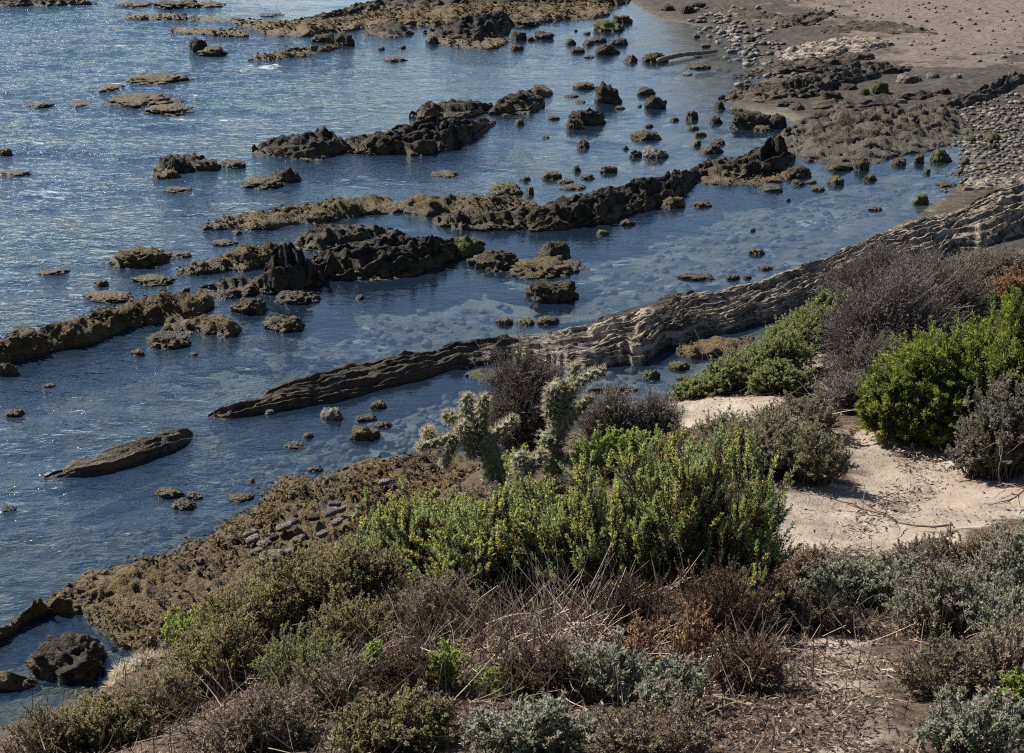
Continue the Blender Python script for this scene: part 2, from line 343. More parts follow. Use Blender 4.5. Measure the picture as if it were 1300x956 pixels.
        P[:, 2] += r*up; P[:, 0] -= np.repeat(nd[:, 0], nv)*r*.5*up; P[:, 1] -= np.repeat(nd[:, 1], nv)*r*.5*up
    if not rib: q = along = np.zeros(len(P))
    org = np.array([*mid[nu//2], C[nu//2, 5]])
    o = add(name, make_mesh(name, P-org, grid_faces(nu, nv)[:, ::-1], mat or M_REEF, attr={'bed': q, 'along': along} if rib else None), loc=org)
    tag(o, label, cat, group)
    o['_p'] = 0; del o['_p']
    return o, P, up, nv

def ico(sub):
    import bmesh
    bm = bmesh.new(); bmesh.ops.create_icosphere(bm, subdivisions=sub, radius=1)
    V = np.array([v.co[:] for v in bm.verts]); F = np.array([[v.index for v in f.verts] for f in bm.faces]); bm.free(); return V, F
ICO = {k: ico(k) for k in (1, 2, 3, 4, 5)}
def boulder_shape(rx, ry, rz, seed, planes=9, rough=.2, sub=4, flat=.75):
    r = np.random.default_rng(seed+100); V, F = ICO[sub]; V = V.copy()
    for _ in range(planes):
        n = r.normal(size=3); n[2] *= .7; n /= np.linalg.norm(n); d = r.uniform(.62, .9); k = V@n
        V = V-n[None]*np.maximum(0, k-d)[:, None]*.85
    V[:, 2] = np.where(V[:, 2] > flat, flat+(V[:, 2]-flat)*.35, V[:, 2])
    V = V/np.array([np.abs(V[:, 0]).max(), np.abs(V[:, 1]).max(), V[:, 2].max()])
    N = V/np.linalg.norm(V, axis=1)[:, None]
    n = .55*fbm(V, 1.3, 4, .55, seed=seed)+.35*(fbm(V, 2.6, 4, .6, ridged=True, seed=seed+4)-.7)
    bl = np.abs(noise3(V*2.6+seed))+.5*np.abs(noise3(V*5.9+seed))+.28*np.abs(noise3(V*12.7+seed))
    V = V+N*(n*rough*1.3+(bl-.4)*(.25+rough*.5))[:, None]
    return V*np.array([rx, ry, rz]), F
def boulder(label, px, yb, w, hpx, mat=None, seed=None, name='boulder', cat='rock', group=None, depth=.75, ground=False, rough=.2, planes=9, sink=.3, bury=0.0):
    seed = seed if seed is not None else int(px*7+yb*13) % 9973
    z0 = ground_hit(px, yb)[2] if ground else 0.0
    N = atz(px, yb, z0); dist = np.linalg.norm(N-CAM); dep = math.asin((CAM_H-z0)/dist)
    W = w*dist/FPX; ext = hpx*dist/FPX; D = W*depth
    D = min(D, 1.15*ext/math.sin(dep)*.65); a_ = D/2*math.sin(dep); hgt = max(.05, .66*math.sqrt(max(.04*ext*ext, (ext-a_)**2-a_*a_))/math.cos(dep))
    if not ground: WASH.extend([(N[0], N[1]+D+.1, .6), (N[0]-W/2, N[1]+D/2, .6), (N[0]+W/2, N[1]+D/2, .5), (N[0], N[1], .4)])
    sub = 5 if w > 45 else 4 if w > 16 else 3
    V, F = boulder_shape(W/2, D/2, hgt*(1+sink), seed, planes=planes, rough=rough, sub=sub)
    V[:, 2] = np.where(V[:, 2] < 0, V[:, 2]*.6, V[:, 2])
    a = np.random.default_rng(seed).uniform(-.3, .3); c, s = math.cos(a), math.sin(a)
    V[:, :2] = V[:, :2]@np.array([[c, s], [-s, c]])
    o = add(name, make_mesh(name, V, F, mat or M_REEF), loc=(N[0], N[1]+D*.5, z0-hgt*sink))
    tag(o, label, cat, group); return o
RG = 'rock reefs standing in the sea'
def rg(name, label, st, **k): return ridge(name, label, 'rock reef', st, group=RG, seed=abs(hash_(label)) % 97, **k)
def hash_(s): return sum((i+3)*ord(c) for i, c in enumerate(s))
RIDGES = [
 ('rock_reef', 'dark flat reef cut off by the top left corner of the frame', [(-70,-8,11),(20,-10,9),(80,-6,8),(124,0,6)], dict(kind='cliff')),
 ('rock_shelf', 'long flat shelf of golden weed sloping from the far black reef into the sea', [(300,24,31),(364,27,46),(440,20,40),(520,10,34),(600,4,30),(700,2,26),(775,0,22)], dict(kind='flat', mat=M_OCHRE, hf=.3)),
 ('rock_reef', 'farthest black reef wall lying behind the golden weed shelf', [(372,24,30),(430,11,20),(480,0,13),(560,-8,10),(640,-12,8),(750,-12,7),(800,-12,4)], dict(kind='cliff')),
 ('weedy_reef', 'thin broken strip of weedy rock barely awash at the top left', [(158,20,25),(200,18,26),(250,20,27),(310,24,30)], dict(kind='flat', mat=M_OCHRE, hf=.35)),
 ('weedy_reef', 'low brown weed strip with a knob at its right end, above the pinnacle rock', [(216,36,41),(250,35,44),(290,37,46),(316,40,46)], dict(kind='flat', mat=M_OCHRE, hf=.4)),
 ('rock_reef', 'curved dark weedy reef arcing towards the far golden shelf', [(318,70,76),(350,65,76),(390,60,72),(430,52,64)], dict(kind='round', mat=M_REEFW)),
 ('rock_reef', 'small black reef just left of the big far black reef', [(458,38,44),(475,28,46),(500,24,46),(526,36,44)], dict(kind='cliff')),
 ('rock_reef', 'big black steep far reef rising out of the pool below the golden shelf', [(537,34,47),(560,26,52),(590,20,53),(620,11,51),(640,12,44),(650,24,36)], dict(kind='cliff')),
 ('rock_shelf', 'flat wet apron of rock at the foot of the big far black reef', [(552,50,56),(590,50,60),(625,47,62),(645,46,56)], dict(kind='flat', mat=M_OCHRE, hf=.2)),
 ('rock_reef', 'long low dark hook of rock, left arm of the mid water islet', [(424,178,192),(445,169,196),(490,161,197),(540,150,195),(572,144,188),(600,146,176),(630,140,160)], dict(kind='cliff')),
 ('rock_reef', 'dark sloping slab behind the hook shaped islet', [(519,144,150),(545,128,152),(590,121,150),(626,124,142)], dict(kind='cliff')),
 ('rock_reef', 'squarish lumpy black islet right of the hook shaped islet', [(618,140,146),(640,122,146),(670,115,144),(692,120,136)], dict(kind='cliff')),
 ('rock_reef', 'small dark peak at the upper right end of the squarish islet', [(667,116,124),(680,106,124),(702,110,122)], dict(kind='cliff')),
 ('rock_reef', 'knobbly reef with a jagged tip at the left end of the hook islet', [(320,187,199),(345,178,201),(382,166,201),(405,165,200),(430,174,197),(455,176,194)], dict(kind='cliff', knob=.12)),
 ('weedy_reef', 'long straight shaggy weed reef leading left from the mid pool into the chop', [(258,286,293),(310,268,291),(380,260,285),(430,250,279),(470,248,273),(512,255,268)], dict(kind='round', mat=M_REEFW)),
 ('weedy_reef', 'shaggy dark reef lying behind the left end of the long curved black wall', [(490,254,270),(525,248,272),(560,247,272),(620,250,273),(682,253,268)], dict(kind='round', mat=M_REEFW)),
 ('rock_reef', 'long curved black rock wall crossing the middle of the pools', [(548,268,286),(575,266,290),(600,264,292),(650,259,292),(720,247,290),(770,239,281),(830,220,263),(866,207,246),(888,203,230)], dict(kind='cliff')),
 ('rock_reef', 'high black craggy block with an overhung shaded face beside the pale outcrop', [(846,222,240),(887,205,226),(920,196,226),(960,180,225),(993,171,218),(1010,186,204)], dict(kind='cliff', hf=.55)),
 ('rock_shelf', 'thin wet ledge under the shaded face of the high craggy block', [(868,226,232),(930,224,235),(985,218,233),(1008,214,228)], dict(kind='flat', mat=M_OCHRE, hf=.2)),
 ('rock_outcrop', 'broad pale brown outcrop sloping gently into the right hand pool', [(985,172,186),(1002,160,196),(1040,149,207),(1100,142,207),(1150,137,197),(1200,139,186),(1236,157,178)], dict(kind='ramp', mat=M_OUT, hf=.35, amp=1.3, knob=.06)),
 ('rock_outcrop', 'dark cracked upper tier along the back of the pale brown outcrop', [(1002,160,170),(1035,146,163),(1075,141,158),(1115,136,153),(1160,134,150)], dict(kind='cliff', mat=M_REEF, hf=.8, ground=True)),
 ('rock_outcrop', 'tilted ridge of grey rock with a shaded front on the upper right beach', [(1186,130,139),(1215,119,137),(1250,103,129),(1280,91,114),(1300,92,106),(1335,84,98)], dict(kind='round', mat=M_OUT, hf=.6, ground=True, rib=.08, ribf=5, amp=.8)),
 ('strata_outcrop', 'fan of thin dark tilted rock layers between inlet and beach', [(912,122,129),(950,106,128),(1000,96,126),(1050,86,116),(1100,74,102),(1158,72,90)], dict(kind='flat', mat=M_STRATAD, hf=.35, rib=.13, ribf=4, ground=True)),
 ('strata_outcrop', 'pale banded rock layers above the dark fan on the beach', [(980,64,76),(1030,52,74),(1080,44,67),(1135,48,60)], dict(kind='flat', mat=M_STRATA, hf=.3, rib=.12, ribf=4, ground=True)),
 ('strata_outcrop', 'dark ribbed rock finger behind the dark fan of layers', [(930,92,99),(985,80,95),(1050,70,88),(1110,62,76)], dict(kind='flat', mat=M_STRATAD, hf=.35, rib=.12, ribf=4, ground=True)),
 ('strata_outcrop', 'dark ribbed rock finger between the mossy boulders and the pale outcrop', [(1000,130,138),(1060,126,138),(1130,118,132),(1190,112,122)], dict(kind='flat', mat=M_STRATAD, hf=.35, rib=.12, ribf=4, ground=True)),
 ('strata_outcrop', 'brown layered ledge at the top edge between inlet and pink sand', [(900,6,14),(960,14,30),(1010,18,34),(1060,10,22)], dict(kind='flat', mat=M_STRATAD, hf=.3, rib=.12, ribf=3, ground=True)),
 ('strata_outcrop', 'dark cracked rock patch on the pink beach sand', [(1040,36,44),(1090,26,40),(1150,30,42),(1190,40,46)], dict(kind='flat', mat=M_STRATAD, hf=.25, rib=.10, ribf=3, ground=True)),
 ('strata_outcrop', 'brown layered rock at the right edge below the pebbles', [(1222,232,244),(1260,226,240),(1310,218,236)], dict(kind='flat', mat=M_STRATA, hf=.3, rib=.1, ribf=5, ground=True)),
 ('rock_reef', 'thick black lumpy reef left of the three stacked boulders', [(368,326,360),(400,312,362),(430,301,357),(480,293,353),(530,293,346),(572,295,332),(592,302,322)], dict(kind='cliff')),
 ('weedy_reef', 'flat weedy apron sticking out seaward behind the cone shaped crag', [(223,340,347),(270,326,346),(320,310,341),(374,303,334)], dict(kind='round', mat=M_REEFW, hf=.55)),
 ('rock_reef', 'narrow black ridge behind the thick lumpy reef', [(362,310,320),(400,289,317),(450,283,308),(506,286,298)], dict(kind='cliff')),
 ('rock_reef', 'cone shaped brown crag, tallest rock of the left reef', [(308,348,362),(335,325,371),(360,306,372),(385,312,369),(404,332,357)], dict(kind='cliff', hf=.85, knob=.08)),
 ('rock_reef', 'rounded dark rock shoulder on the left flank of the cone shaped crag', [(250,364,371),(280,348,379),(310,345,377),(334,352,372)], dict(kind='round')),
 ('weedy_reef', 'long weedy reef running down to the left edge of the frame', [(-50,440,472),(0,430,465),(50,420,453),(90,410,445),(130,396,431),(180,384,413),(230,373,409),(272,373,392)], dict(kind='round', mat=M_REEFW, knob=.05)),
 ('weedy_reef', 'short weedy bar parallel to and below the long left reef', [(203,413,424),(240,404,425),(280,405,428),(307,411,423)], dict(kind='round', mat=M_REEFW)),
 ('strata_ledge', 'ribbed dark spine of layered rock, left tail of the long ledge', [(264,523,531),(300,507,531),(340,491,523),(400,474,515),(460,458,499),(520,444,485),(570,434,471),(620,425,462),(665,420,450)], dict(kind='flat', mat=M_STRATAD, hf=.45, rib=.085, ribf=12)),
 ('strata_ledge', 'long curving ledge of thin bedded tan rock leading to the right shore', [(555,448,466),(600,434,460),(640,425,456),(680,417,459),(720,408,465),(780,392,463),(830,376,453),(880,364,430),(940,356,416),(1000,336,398),(1060,310,372),(1120,284,352),(1200,256,332),(1280,226,312),(1360,196,300)], dict(kind='ledge', mat=M_STRATA, hf=.32, rib=.085, ribf=12)),
 ('strata_ledge', 'thin dark sliver of layered rock behind the bend of the tan ledge', [(752,405,411),(800,389,405),(850,374,393),(885,362,378)], dict(kind='flat', mat=M_STRATAD, hf=.35, rib=.05, ribf=12)),
 ('strata_ledge', 'small isolated spine of weedy layered rock at the lower left', [(56,602,608),(102,582,606),(160,562,593),(210,546,575),(250,539,557)], dict(kind='flat', mat=M_STRATAD, hf=.5, rib=.075, ribf=12)),
 ('rock_shelf', 'wide low shelf matted with golden brown kelp along the foot of the bluff', [(-70,818,846),(0,797,814),(47,770,787),(100,738,778),(128,722,803),(190,708,838),(240,692,842),(290,664,832),(330,640,802),(365,618,782),(406,606,752),(440,590,722),(500,580,682),(560,574,652),(610,574,622)], dict(kind='flat', mat=M_KELP, h=.10, knob=.06, amp=.9)),
 ('rock_shelf', 'flat weedy slab at the foot of the green slope right of the ledge', [(858,440,450),(890,426,456),(945,424,450),(960,428,440)], dict(kind='flat', mat=M_OCHRE, hf=.25)),
 ('weedy_reef', 'low wet weed mound at the left bottom beside the pitted boulder', [(-40,848,875),(0,846,872),(30,850,872),(50,858,868)], dict(kind='round', mat=M_REEFW, hf=.5)),
 ('weedy_reef', 'low bright weed patch left of the dome shaped dead shrub', [(590,474,477),(610,468,480),(640,464,486),(668,468,478)], dict(kind='round', mat=M_GREEN, hf=.4)),
 ('rock_shelf', 'wet rock toe in front of the thick lumpy reef', [(446,346,355),(490,345,357),(530,336,348),(556,330,338)], dict(kind='flat', mat=M_OCHRE, hf=.2)),
]
TUFT = []
for i, (nm, lb, st, kw) in enumerate(RIDGES):
    if nm == 'rock_reef': kw.setdefault('rib', .085); kw.setdefault('ribf', 5.0)
    o, P, up, nv = rg(nm, lb, st, **kw)
    if kw.get('mat') in (M_REEFW, M_OCHRE, M_KELP) : TUFT.append((o, P, up, nv, kw))

BG = 'single boulders and stones in the sea and pools'
BO = [  # px, waterline y, width, height, material, label
 (164,10,54,9,'R','low weed topped rock at the top edge, second from the left corner'), (218,12,56,13,'R','black block at the top edge between two lower weedy rocks'),
 (263,10,36,9,'W','weed fringed rock right of the black block at the top edge'), (180,37,12,5,'W','tiny weed dot among waves left of the brown weed strip'),
 (340,22,32,6,'R','small dark rock awash below the tail of the farthest reef'), (412,55,30,15,'R','rounded rock at the root of the curved weedy reef'), (438,58,26,21,'R','taller black lump beside the root of the curved weedy reef'),
 (250,66,24,20,'R','left spike of the pinnacle rock standing alone in the top left chop'), (265,70,36,13,'W','low weedy flank of the pinnacle rock in the top left chop'),
 (194,110,72,17,'W','upper of two flat weedy rocks in the open water at left'), (136,118,44,11,'W','thin dark rock left of the upper flat weedy rock'),
 (168,138,82,20,'W','broad flat weedy rock below the upper flat weedy rock'), (208,145,54,13,'W','right end lobe of the broad flat weedy rock'),
 (46,137,30,8,'R','flat dark stone farthest left in the row of open water stones'), (98,137,38,9,'R','black rectangular stone right of the flat dark stone'),
 (4,196,18,9,'W','weedy stone cut by the left edge in the foam'), (10,227,44,13,'W','foam washed weedy rock at the left edge'),
 (217,222,48,30,'R','tall dark lump, left of the paired rocks in the chop'), (208,230,34,16,'W','ochre weedy foot in front of the tall paired lump'), (240,216,36,25,'R','sloping dark slab behind the tall paired lump'), (260,219,36,20,'R','round shouldered rock closing the paired group on the right'),
 (294,215,38,14,'R','smooth oval rock just right of the paired group'), (224,245,46,9,'W','flat green brown weed rock below the paired group'),
 (335,240,62,18,'R','long tilted weedy log shaped rock below the knobbly reef'), (362,233,36,22,'R','thick right end of the log shaped rock'),
 (395,205,44,12,'W','weedy skirt below the knobbly reef'), (336,196,28,14,'R','round lump at the left foot of the knobbly reef'),
 (662,34,46,15,'R','low dark rock right of the big far black reef'), (692,28,20,8,'R','little dark rock beyond the low one right of the big far reef'), (658,51,22,14,'R','stone in front of the low dark rock by the big far reef'), (691,50,24,13,'R','ragged stone alone right of the big far reef'), (655,64,18,9,'R','small stone nearest the viewer below the big far reef'), (674,52,12,7,'R','pebble sized dark stone between two stones by the big far reef'), (548,56,18,13,'R','small knob at the left foot of the big far reef'),
 (725,57,14,10,'R','small dark stone left in the cluster before the inlet'), (733,67,18,9,'R','flat stone below the left stone of the inlet cluster'), (731,40,6,4,'R','speck of rock in the far channel, the left one'), (745,44,10,5,'R','speck of rock in the far channel, the right one'), (747,58,14,9,'R','stone in the middle of the inlet cluster'), (760,54,20,9,'R','ragged stone at the back of the inlet cluster'), (768,70,30,17,'R','largest stone of the inlet cluster'), (748,74,14,5,'R','flat chip at the bottom of the inlet cluster'), (786,58,24,12,'R','stone linking the inlet cluster to the shelf end'),
 (775,40,42,18,'G','olive weed mound at the right end of the golden shelf'), (790,30,26,13,'R','dark rock on top of the olive mound'), (800,79,18,11,'R','small stone before the left end of the driftwood log'), (832,79,32,15,'R','rough stone at the left end of the driftwood log'),
 (872,20,22,16,'R','round boulder at the head of the inlet, near the top edge'), (848,14,20,10,'R','lower boulder left of the round one at the inlet head'), (888,10,18,9,'R','boulder at the inlet head half in the cobbles'), (953,54,18,10,'R','dark boulder among cobbles right of the inlet'), (884,48,10,6,'R','small dark stone in the shallow brown inlet, upper'), (896,60,14,6,'R','flat dark stone in the shallow brown inlet behind the log'), (889,88,28,9,'R','weedy stone in the brown inlet below the log'), (872,96,14,5,'P','pale stone in the brown inlet near its mouth'), (930,67,14,6,'P','grey stone on the inlet edge among cobbles'),
 (741,114,28,11,'W','ochre weed stone left of the double humped boulder'), (771,132,34,33,'R','tall double humped boulder with a pointed foot'), (820,121,25,12,'R','dark oval stone right of the double humped boulder'), (833,138,27,20,'R','dark cube like boulder below the dark oval stone'), (788,139,13,6,'R','little flat stone below the double humped boulder'), (812,136,7,4,'R','dot of rock left of the cube like boulder'), (737,131,13,5,'R','small black stone left of the double humped boulder'), (726,124,18,3,'R','thin rock edge just breaking the surface near the black stone'),
 (745,160,46,27,'R','wide lumpy boulder below the double humped one'), (728,164,19,17,'R','dark lump at the left foot of the wide lumpy boulder'), (703,152,16,7,'R','flat stone left of the wide lumpy boulder'), (659,159,13,10,'R','round stone just below the squarish islet'), (857,154,13,6,'R','small stone alone to the right of the cube like boulder'), (824,162,12,6,'R','small stone above the winged rock'), (820,178,36,15,'R','winged rock with a long thin left arm'), (833,201,33,19,'P','smooth grey brown boulder above the long curved wall'), (807,200,17,11,'R','broken stone left of the smooth grey brown boulder'), (794,190,9,6,'R','chip above the broken stone by the smooth boulder'), (740,188,17,14,'R','split upright stone alone in the middle pool'), (692,176,11,4,'R','tiny low stone left of the split upright stone'), (733,218,11,10,'R','small upright stone above the long curved wall'), (773,220,23,12,'R','dark oval stone near the upper side of the long curved wall'), (746,228,19,8,'R','flat ochre stone left of the dark oval one above the wall'), (667,230,14,8,'R','small black stone right of the green weed hump'), (700,228,24,12,'W','ragged weed stone in the row above the wall'), (718,233,18,7,'W','thin weed chip between two ragged weed stones'), (728,242,32,9,'W','flat ochre weed stone touching the back of the wall'), (672,247,13,12,'W','spiky weed stone right of the green hump near the wall'), (642,248,40,18,'G','green weed hump behind the shaggy reef'), (562,226,32,10,'W','foam washed weed rock in the middle channel'), (501,79,27,8,'R','pale topped low rock alone in the far channel'), (484,64,9,6,'R','little stone above the pale topped low rock'), (511,62,10,6,'R','little stone right of the one above the low rock'),
 (856,264,28,18,'W','rounded weedy boulder at the right tail of the curved wall'), (892,263,22,9,'W','weedy chip right of the rounded weedy boulder'), (797,287,19,10,'R','small dark arrowhead stone below the curved wall'), (765,299,15,9,'G','tiny green stone left of the arrowhead stone'),
 (914,139,15,15,'R','upright stone at the tip of the dark layered fan'), (879,152,17,14,'R','dark stone left of the upright stone near the fan'), (909,157,17,12,'R','dark stone below the upright stone near the fan'), (935,143,20,8,'G','flat weedy stone right of the upright stone near the fan'), (995,137,18,12,'R','black boulder under the dark layered fan'), (1014,143,18,12,'R','lower boulder beside the black one under the fan'), (955,165,54,27,'R','wide dark clump of rock left of the high craggy block'), (988,163,24,22,'R','squared dark rock right of the wide dark clump'), (970,167,22,9,'W','weed stone in front of the wide dark clump'), (880,165,16,8,'G','green brown stone in the channel left of the dark clump'), (890,173,14,8,'G','mossy stone below the green brown one in the channel'), (884,186,15,10,'G','round mossy stone nearest the high craggy block'), (905,196,30,16,'R','broken rock behind the left end of the craggy block'), (912,184,18,9,'R','small rock behind the broken rock by the craggy block'), (1036,139,12,5,'G','bright mossy chip before the pale outcrop'),
 (1070,217,40,14,'R','dark low boulder under the pale outcrop'), (1095,217,19,20,'R','tall brown stone right of the dark low boulder'), (1143,211,20,13,'R','round stone in the pool right of the tall brown stone'), (1169,208,14,15,'G','upright green stone right of the round stone'), (1197,206,26,20,'G','boulder with a green cap and a clear reflection'), (1225,210,14,13,'R','stone at the pebble edge right of the green capped boulder'), (1177,221,10,9,'G','small olive stone below the upright green stone'), (1218,222,10,7,'G','yellow green stone at the pebble edge'), (1254,216,22,8,'G','mossy flat stone on the pebble beach'), (1106,230,18,10,'G','ochre green stone in the middle of the right pool'), (1062,235,22,14,'G','mossy cube in the right pool'), (1014,227,34,20,'R','rugged rock at the right foot of the craggy block'), (1013,236,20,10,'R','black stone below the rugged rock'), (1039,243,20,8,'W','flat weed stone right of the black stone'), (982,244,33,12,'G','long mossy stone in front of the craggy block'), (1031,234,16,5,'W','thin rock sliver right of the rugged rock'), (1171,260,20,16,'G','spiky mossy stone near the upper ledge'), (1203,238,26,7,'W','rust red weed chip on the pool edge'), (1113,268,17,6,'G','pale green stone awash in the right pool'), (956,294,9,5,'W','tiny stone in the pool above the ledge, upper left'), (962,324,20,10,'G','weedy stone in the pool, second above the ledge'), (931,356,19,9,'R','dark stone at the edge of the tan ledge'), (949,354,11,6,'R','small stone right of the dark one at the ledge edge'), (973,343,18,7,'W','rust brown stone against the tan ledge'), (887,356,48,8,'R','flat dark rim stone at the back of the tan ledge'), (1001,255,7,4,'R','speck of stone above the middle of the right pool'),
 (1056,127,28,14,'R','dark boulder in the muddy hollow behind the pale outcrop'), (1077,115,24,11,'R','low boulder beyond the dark one in the muddy hollow'), (1119,120,20,19,'G','green flecked round boulder in the muddy hollow'), (1099,121,12,12,'G','yellow green stone left of the green flecked boulder'), (1157,106,31,15,'P','grey white boulder on the beach behind the hollow'), (1038,120,12,11,'R','small upright stone at the left of the muddy hollow'), (1186,100,16,10,'P','tan stone right of the grey white boulder'), (1145,132,16,8,'P','grey stone in front of the green flecked boulder'), (1234,182,16,12,'G','mossy green stone at the right end of the pale outcrop'), (1264,182,22,16,'G','mossy boulder on the pebble beach, upper'), (1258,193,24,14,'R','dark mossy boulder on the pebble beach, lower'), (1216,100,14,8,'P','small pale stone before the tilted grey ridge'), (1198,120,20,9,'R','dark stone at the left foot of the tilted grey ridge'),
 (168,341,76,30,'W','flat weedy rock washed by foam at the far left middle'), (66,351,38,10,'W','thin weed rock far left of the foam washed flat rock'), (127,363,19,10,'W','small weed stone below the foam washed flat rock'), (135,386,64,17,'W','rippled oval weed rock above the long left reef'), (190,363,48,15,'W','curved weed strip right of the small weed stone'), (235,370,11,6,'W','dot of weed rock left of the cone shaped crag'), (206,333,10,6,'G','bright green dot of weed by the foam washed rock'), (228,327,26,7,'W','weed sliver seaward of the flat weedy apron'), (300,297,13,6,'R','small dark stone in foam below the long shaggy reef'), (282,312,30,8,'W','weed sliver below the long shaggy reef'),
 (312,400,48,25,'R','dark triangular rock in front of the cone shaped crag'), (372,387,56,22,'R','low rock with a weedy skirt right of the cone shaped crag'), (361,421,52,25,'R','single rounded boulder in calm water below the crag'), (208,444,54,25,'R','dark lumpy rock below the short weedy bar'), (28,428,34,16,'R','dark round rock on the long left reef near the frame edge'), (4,478,28,22,'R','black rock cut by the left edge below the long reef'), (28,452,70,20,'R','slanted dark block on the left end of the long reef'), (174,453,18,11,'W','little weed stone below the dark lumpy rock'), (244,454,13,7,'W','second little weed stone, right of the first'), (61,494,16,6,'R','low dark stone in the lower left chop'), (17,531,25,13,'R','dark round stone near the left edge in the lower chop'), (8,652,20,9,'R','rock tip cut by the left edge above the kelp shelf'),
 (232,648,30,18,'R','jagged pointed rock in the swirl above the kelp shelf'), (212,632,34,14,'W','weedy back of the jagged pointed rock'), (246,634,22,8,'R','low right wing of the jagged pointed rock'), (304,638,34,12,'R','dark weed hump off the edge of the kelp shelf'), (318,614,12,7,'W','small weed dot above the dark weed hump'), (399,600,19,7,'W','ochre weed dot off the right part of the kelp shelf'),
 (420,534,30,20,'P','white barnacled stone below the ribbed spine'), (391,557,14,10,'W','small ochre stone below the white barnacled stone'), (374,571,29,12,'R','dark flat sliver left of the small ochre stone'), (342,527,14,6,'P','pale stone at the foot of the ribbed spine'), (479,520,22,14,'R','dark angular stone right of the barnacled stone'), (462,536,30,12,'R','upper dark rock of the weedy trio below the spine'), (486,544,22,11,'W','right rock of the weedy trio below the spine'), (460,560,36,22,'W','lowest shaggy rock of the weedy trio below the spine'),
 (626,343,66,32,'R','smooth sloping boulder left of the stacked boulders'), (695,354,96,32,'W','wide weedy base of the stacked boulders'), (706,331,44,30,'R','crowned boulder sitting on top of the wide weedy base'), (702,385,62,36,'R','dark barrel shaped boulder nearest the viewer in the stack'), (641,413,21,12,'G','first mossy stone from the left behind the tan ledge'), (667,413,23,12,'G','middle mossy stone behind the tan ledge'), (694,413,28,14,'R','dark stone at the right end of the mossy row'), (593,326,42,30,'G','bright green weed covered end of the thick lumpy reef'), (608,312,20,9,'G','outermost bright green weed lump past the thick reef'), (457,380,12,4,'R','tiny rock tip alone in the calm left pool'),
 (828,482,21,15,'G','round mossy stone in the pool below the tan ledge'), (862,470,26,13,'W','ochre weed stone left of the flat slab under the slope'), (870,484,20,9,'R','wet dark stone at the foot of the green slope'), (780,498,64,7,'R','thin dark rock edge above the dead shrubs'), (640,473,30,10,'R','dark wet back of the bright weed patch'),
 (84,868,104,64,'R','big pitted brown boulder on the shore at the bottom left'),
]
MATS = {'R': M_REEF, 'W': M_REEFW, 'G': M_GREEN, 'P': M_PALE}
for px, yb, w, hh, m, lb in BO:
    on_ground = (px > 1030 and yb < 150) or (px > 1225) or (px > 840 and yb < 70 and px != 872)
    big = px == 84
    boulder(lb, px, yb, w, hh, MATS[m], group=BG, ground=on_ground, rough=.26 if m in 'WG' else .2, planes=6 if m in 'WG' else 10, name='boulder' if w > 30 else 'stone', depth=1.0 if hh < .35*w else .75)

# seaweed: fringes of short fronds growing on the weedy reefs, one child of each reef
def frond_mat():
    k = NT('seaweed_frond'); c = k.attr('tint', 0)
    p = k.n('ShaderNodeBsdfPrincipled', Base_Color=c, Roughness=.75); p.inputs['Specular IOR Level'].default_value = .15
    return k.done(p)
M_FROND = frond_mat()
for o, P, up, nv, kw in TUFT:
    dist = np.linalg.norm(P.mean(0)-CAM)
    nu = len(P)//nv; G = P.reshape(nu, nv, 3)
    E = np.cross(G[1:, :-1]-G[:-1, :-1], G[:-1, 1:]-G[:-1, :-1]); ar = np.linalg.norm(E, axis=-1).ravel(); Q = G[:-1, :-1].reshape(-1, 3)
    U = up.reshape(nu, nv)[:-1, :-1].ravel(); near = 1.15*fbm(Q, .7, 4, seed=31)
    wgt = ar*(U > .03)*(Q[:, 2] > -.03)*np.clip(near*1.6+.55, 0, 1)
    shelf = kw.get('h') is not None
    n = int(min(70000 if shelf else 9000, wgt.sum()*(520 if shelf else 260)*min(1, (22/dist)**1.2)))
    if n < 40: continue
    idx = rng.choice(len(Q), n, p=wgt/wgt.sum()); B = Q[idx]+rng.normal(size=(n, 3))*.03
    L = rng.uniform(.04, .12, n)*(1 if shelf else max(1, dist/26)); az = rng.uniform(0, 2*math.pi, n); tl = rng.uniform(.05, .8, n)
    d = np.stack([np.cos(az)*np.cos(tl), np.sin(az)*np.cos(tl), np.sin(tl)], 1); s = np.stack([-np.sin(az), np.cos(az), az*0], 1)*(L*rng.uniform(.1, .3, n))[:, None]
    m1 = B+d*(L*.55)[:, None]; tp = B+d*L[:, None]-np.array([0, 0, 1])*(L*.35)[:, None]
    V = np.stack([B, m1+s, tp, m1-s], 1).reshape(-1, 3)
    pal = np.array([(.016, .013, .008), (.028, .021, .010), (.046, .031, .009), (.070, .046, .011), (.105, .070, .016), (.045, .042, .010)])
    pi = np.clip((near[idx]*2.2+rng.normal(size=n)*.9+2.2), 0, 5.99).astype(int); pi = rng.permutation(6)[pi] if False else pi
    c = np.repeat(pal[pi]*rng.uniform(.7, 1.25, n)[:, None], 4, 0)
    f = add('seaweed', make_mesh('seaweed', V-np.array(o.location), np.arange(4*n).reshape(-1, 4), M_FROND, col=c, smooth=False), parent=o)

